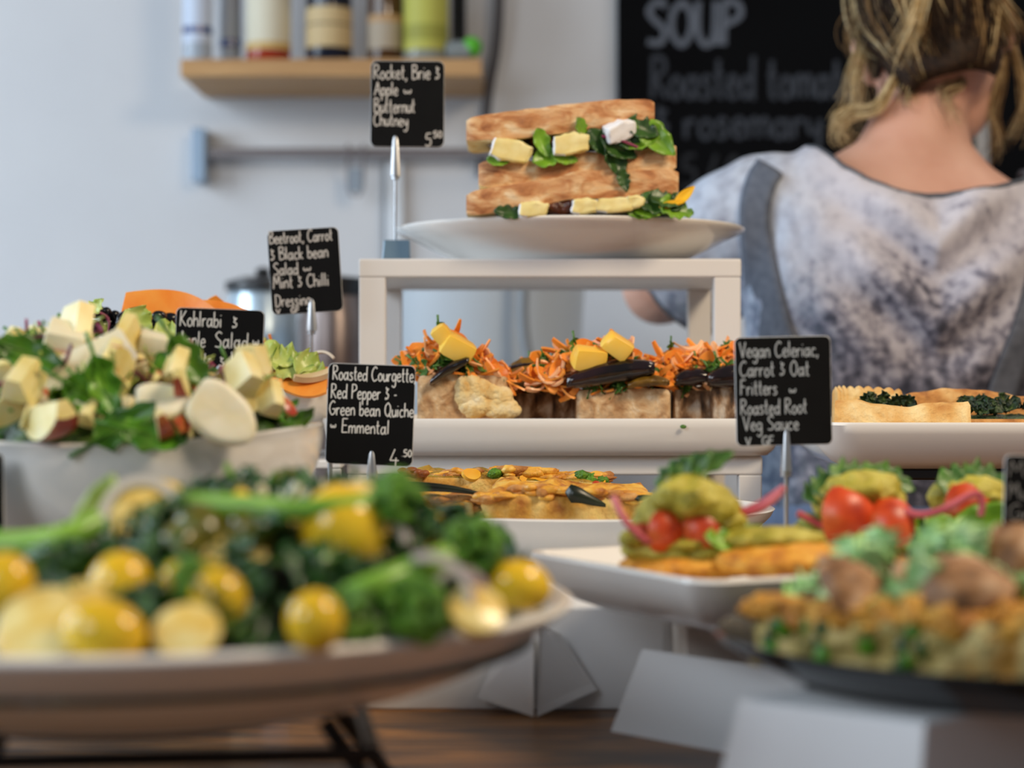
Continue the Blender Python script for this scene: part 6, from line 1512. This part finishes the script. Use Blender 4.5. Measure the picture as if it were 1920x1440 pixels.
ap(M_APC[1], 505, 750, 1.03, (.3, .6, 2.4), 1.05, 'last apple chunk before the right rim of the deep bowl', 'apple_chunk')
ap(M_APW[2], 340, 722, 1.01, (1.5, 1.45, 0), .9, 'thin pale apple slice with a red underside lying level in the middle', 'apple_slice')
ap(M_APW[1], 95, 795, .985, (1.1, 1.35, .2), 1.05, 'big apple wedge with pink blush skin at the left front rim', 'apple_slice')
ap(M_APW[0], 305, 800, .985, (1.2, 2.0, 3.0), .8, 'apple slice showing its red skin slanting down by the front rim', 'apple_slice')
ap(M_APC[0], 45, 722, 1.0, (.3, .9, 1.6), 1.2, 'apple chunk with deep red skin near the left edge', 'apple_chunk')
ap(M_APW[2], 60, 755, 1.0, (.3, .3, 1.7), .7, 'pink skinned apple piece below the deep red one', 'apple_slice')
ap(M_APW[2], 20, 765, 1.0, (.4, .9, 1.0), .8, 'pale apple slice cut by the left edge of the frame', 'apple_slice')
ap(M_KR, 300, 752, 1.0, (1.0, .1, .2), .72, 'cream kohlrabi slab in the middle flecked with herbs', 'kohlrabi_piece', 'kohlrabi')
ap(M_APC[1], 330, 690, 1.03, (.4, .5, 2.0), 1.1, 'apple chunk half hidden by leaves below the Apple line of the card', 'apple_chunk')
ap(M_KO[2], 285, 645, 1.06, (.3, .3, .3), 1.2, 'small white kohlrabi piece right of the peak', 'kohlrabi_piece', 'kohlrabi')
for (u, v, D, rot, sc, lb) in ((60, 662, 1.02, (1.2, .3, 0), 1.3, 'dark green leaf at the upper left of the apple heap'), (200, 728, 1.0, (1.2, 1.2, 0), 1.2, 'bright green leaf in the middle of the apple heap'), (235, 790, .985, (1.3, -.6, 0), 1.3, 'bright green leaf leaning up at the front rim'), (290, 815, .982, (1.2, .2, 0), 1.2, 'green leaf lying on the front rim'), (360, 680, 1.03, (1.2, .9, 0), 1.2, 'green leaf drooping over the left of the Kohlrabi card'), (85, 640, 1.05, (1.0, .0, 0), 1.1, 'pale green lettuce bit on the left shoulder'), (560, 788, 1.06, (1.2, -.7, 0), .8, 'small green leaf standing at the right rim of the deep bowl'), (175, 745, 1.0, (1.3, .5, 0), 1.2, 'dark green leaf under the white slab'), (320, 668, 1.045, (1.2, -.8, 0), 1.0, 'pointed green leaf beside the right of the peak')):
    one('salad_leaf', M_SL[rk.randrange(5)], u, v, D, rot, sc, lb, 'leaf')

# ---- carrot ribbon and black bean salad behind
rc_ = random.Random(303)
silc = catmull([(165, 735, 0), (190, 640, 0), (225, 605, 0), (300, 590, 0), (400, 600, 0), (480, 650, 0), (540, 690, 0), (600, 715, 0), (650, 740, 0)], 6)
def silcv(u):
    for a, b_ in zip(silc, silc[1:]):
        if a.x <= u <= b_.x: return a.y + (b_.y - a.y) * (u - a.x) / max(1e-6, b_.x - a.x)
    return 740
CR = CC.z + .054
def hc(x, y):
    r = math.hypot((x - CC.x) / .094, (y - CC.y) / .094)
    if r > 1: return CR - .008
    u = 960 + x * F / CC.y; H = max(.004, Z(silcv(u), CC.y) - CR)
    xs = (x - CC.x) / .094; ys = (y - CC.y) / .094; w_ = math.sqrt(max(1e-4, 1 - min(.999, xs * xs)))
    return CR - .008 + (H + .006) * max(0, 1 - (abs(ys) / w_) ** 2.0) ** .8
heap_mass('salad_mixture', 'chopped leaves and beans packed under the carrot ribbons', CC, .09, .09, hc, CR - .018, MATS['leaf_mass'], 'salad')
M_BB = [MB().ball((0, 0, 0), (.0068, .0045, .0042), 16, 10).mesh('black_bean', BEAN)]
M_CR = [strip_mb(.058, .022, .0022, c_, .4, 14, .35, .1, i).mesh('carrot_ribbon', CARROT) for i, c_ in enumerate((.5, 1.0))]
M_LT = [leaf_mb(.03, .026, 1.0, .3, .15, 3, .1, 12, 4, .0006, 0, i, .6).mesh('lettuce_piece', LETT, angle=0) for i in range(3)]
scatter(M_BB, 60, CC, .088, .088, hc, 'black_bean', 'shiny black bean scattered over the carrot salad', 'bean', 'black beans in the carrot salad', rc_, .003, .8, (.9, 1.15))
scatter(M_LT, 26, CC, .088, .088, hc, 'lettuce_piece', 'pale green lettuce piece in the carrot salad', 'lettuce', 'lettuce pieces in the carrot salad', rc_, .003, .9, (.6, 1))
scatter(M_CR, 9, CC, .07, .07, hc, 'carrot_ribbon', 'orange carrot ribbon lying in the black bean salad', 'carrot', 'carrot ribbons in the bean salad', rc_, .004, .5, (.6, .9))
one('carrot_ribbon', M_CR[0], 318, 580, 1.55, (1.35, .2, .0), 1.25, 'broad carrot ribbon on the summit behind the Kohlrabi card', 'carrot')
one('carrot_ribbon', M_CR[0], 410, 592, 1.57, (1.2, .25, .0), 1.0, 'carrot ribbon continuing right behind the top of the Kohlrabi card', 'carrot')
one('carrot_ribbon', M_CR[1], 545, 712, 1.515, (.75, .22, .1), 1.0, 'broad carrot ribbon at the right rim beside the courgette card', 'carrot')
one('carrot_ribbon', M_CR[1], 570, 700, 1.53, (.9, .1, .1), .9, 'carrot ribbon under the lettuce near the right rim', 'carrot')
for i, (u, v) in enumerate(((182, 585), (198, 590), (205, 606), (190, 612), (180, 622), (215, 596), (228, 600), (240, 592), (222, 612), (176, 612), (210, 618), (235, 610), (245, 600), (168, 620), (196, 622), (300, 594), (316, 598), (322, 606), (292, 612), (302, 615))):
    one('black_bean', M_BB[0], u, v, 1.535 + .006 * (i % 3), rrot(rc_, 1), 1.15, 'black bean in the cluster at the summit left of the carrot ribbon' if i < 15 else 'black bean beside the broad carrot ribbon at the card', 'bean', 'black beans left of the carrot ribbon' if i < 15 else 'black beans at the Kohlrabi card')
for i, (u, v, sc, rot, lb) in enumerate(((262, 608, 1.0, (1.2, .9, 0), 'pale lettuce piece with dark specks below the carrot ribbon'), (520, 668, 1.0, (1.1, .2, 0), 'pale lettuce square standing right of the Kohlrabi card'), (550, 680, 1.2, (1.0, .1, 0), 'lettuce leaf with ribbed face right of the Kohlrabi card'), (585, 688, 1.0, (1.0, .5, 0), 'lettuce leaf folding down towards the courgette card'), (318, 622, .9, (1.0, 0, 0), 'frilly lettuce piece beside the left edge of the Kohlrabi card'), (180, 572, .5, (1.2, -.9, 0), 'tiny green leaf on the very top of the black beans'))):
    one('lettuce_piece', M_LT[i % 3], u, v, 1.52, rot, sc, lb, 'lettuce')
one('onion_piece', arc_mb(.014, .007, .002, 0, 2.2).mesh('onion_piece', [ONIONF, ONIONF]), 602, 688, 1.53, (1.4, -.6, 0), .9, 'white onion piece standing by the top of the courgette card', 'onion')
one('chicken_strip', strip_mb(.035, .006, .005, .9, .3, 10, .4).mesh('mushroom_strip', mat('beige_strip', [(0.3, '#c9a878'), (0.7, '#e0c9a2')], rough=.5, scale=60)), 592, 704, 1.515, (.6, -.25, .2), 1.0, 'beige strip poking out beside the courgette card', 'vegetable strip').name = 'vegetable_strip'
one('purple_shoot', M_PU[0], 190, 598, 1.53, (1.3, 1.0, 0), .9, 'pink shoot curling among the black beans at the summit', 'shoot')
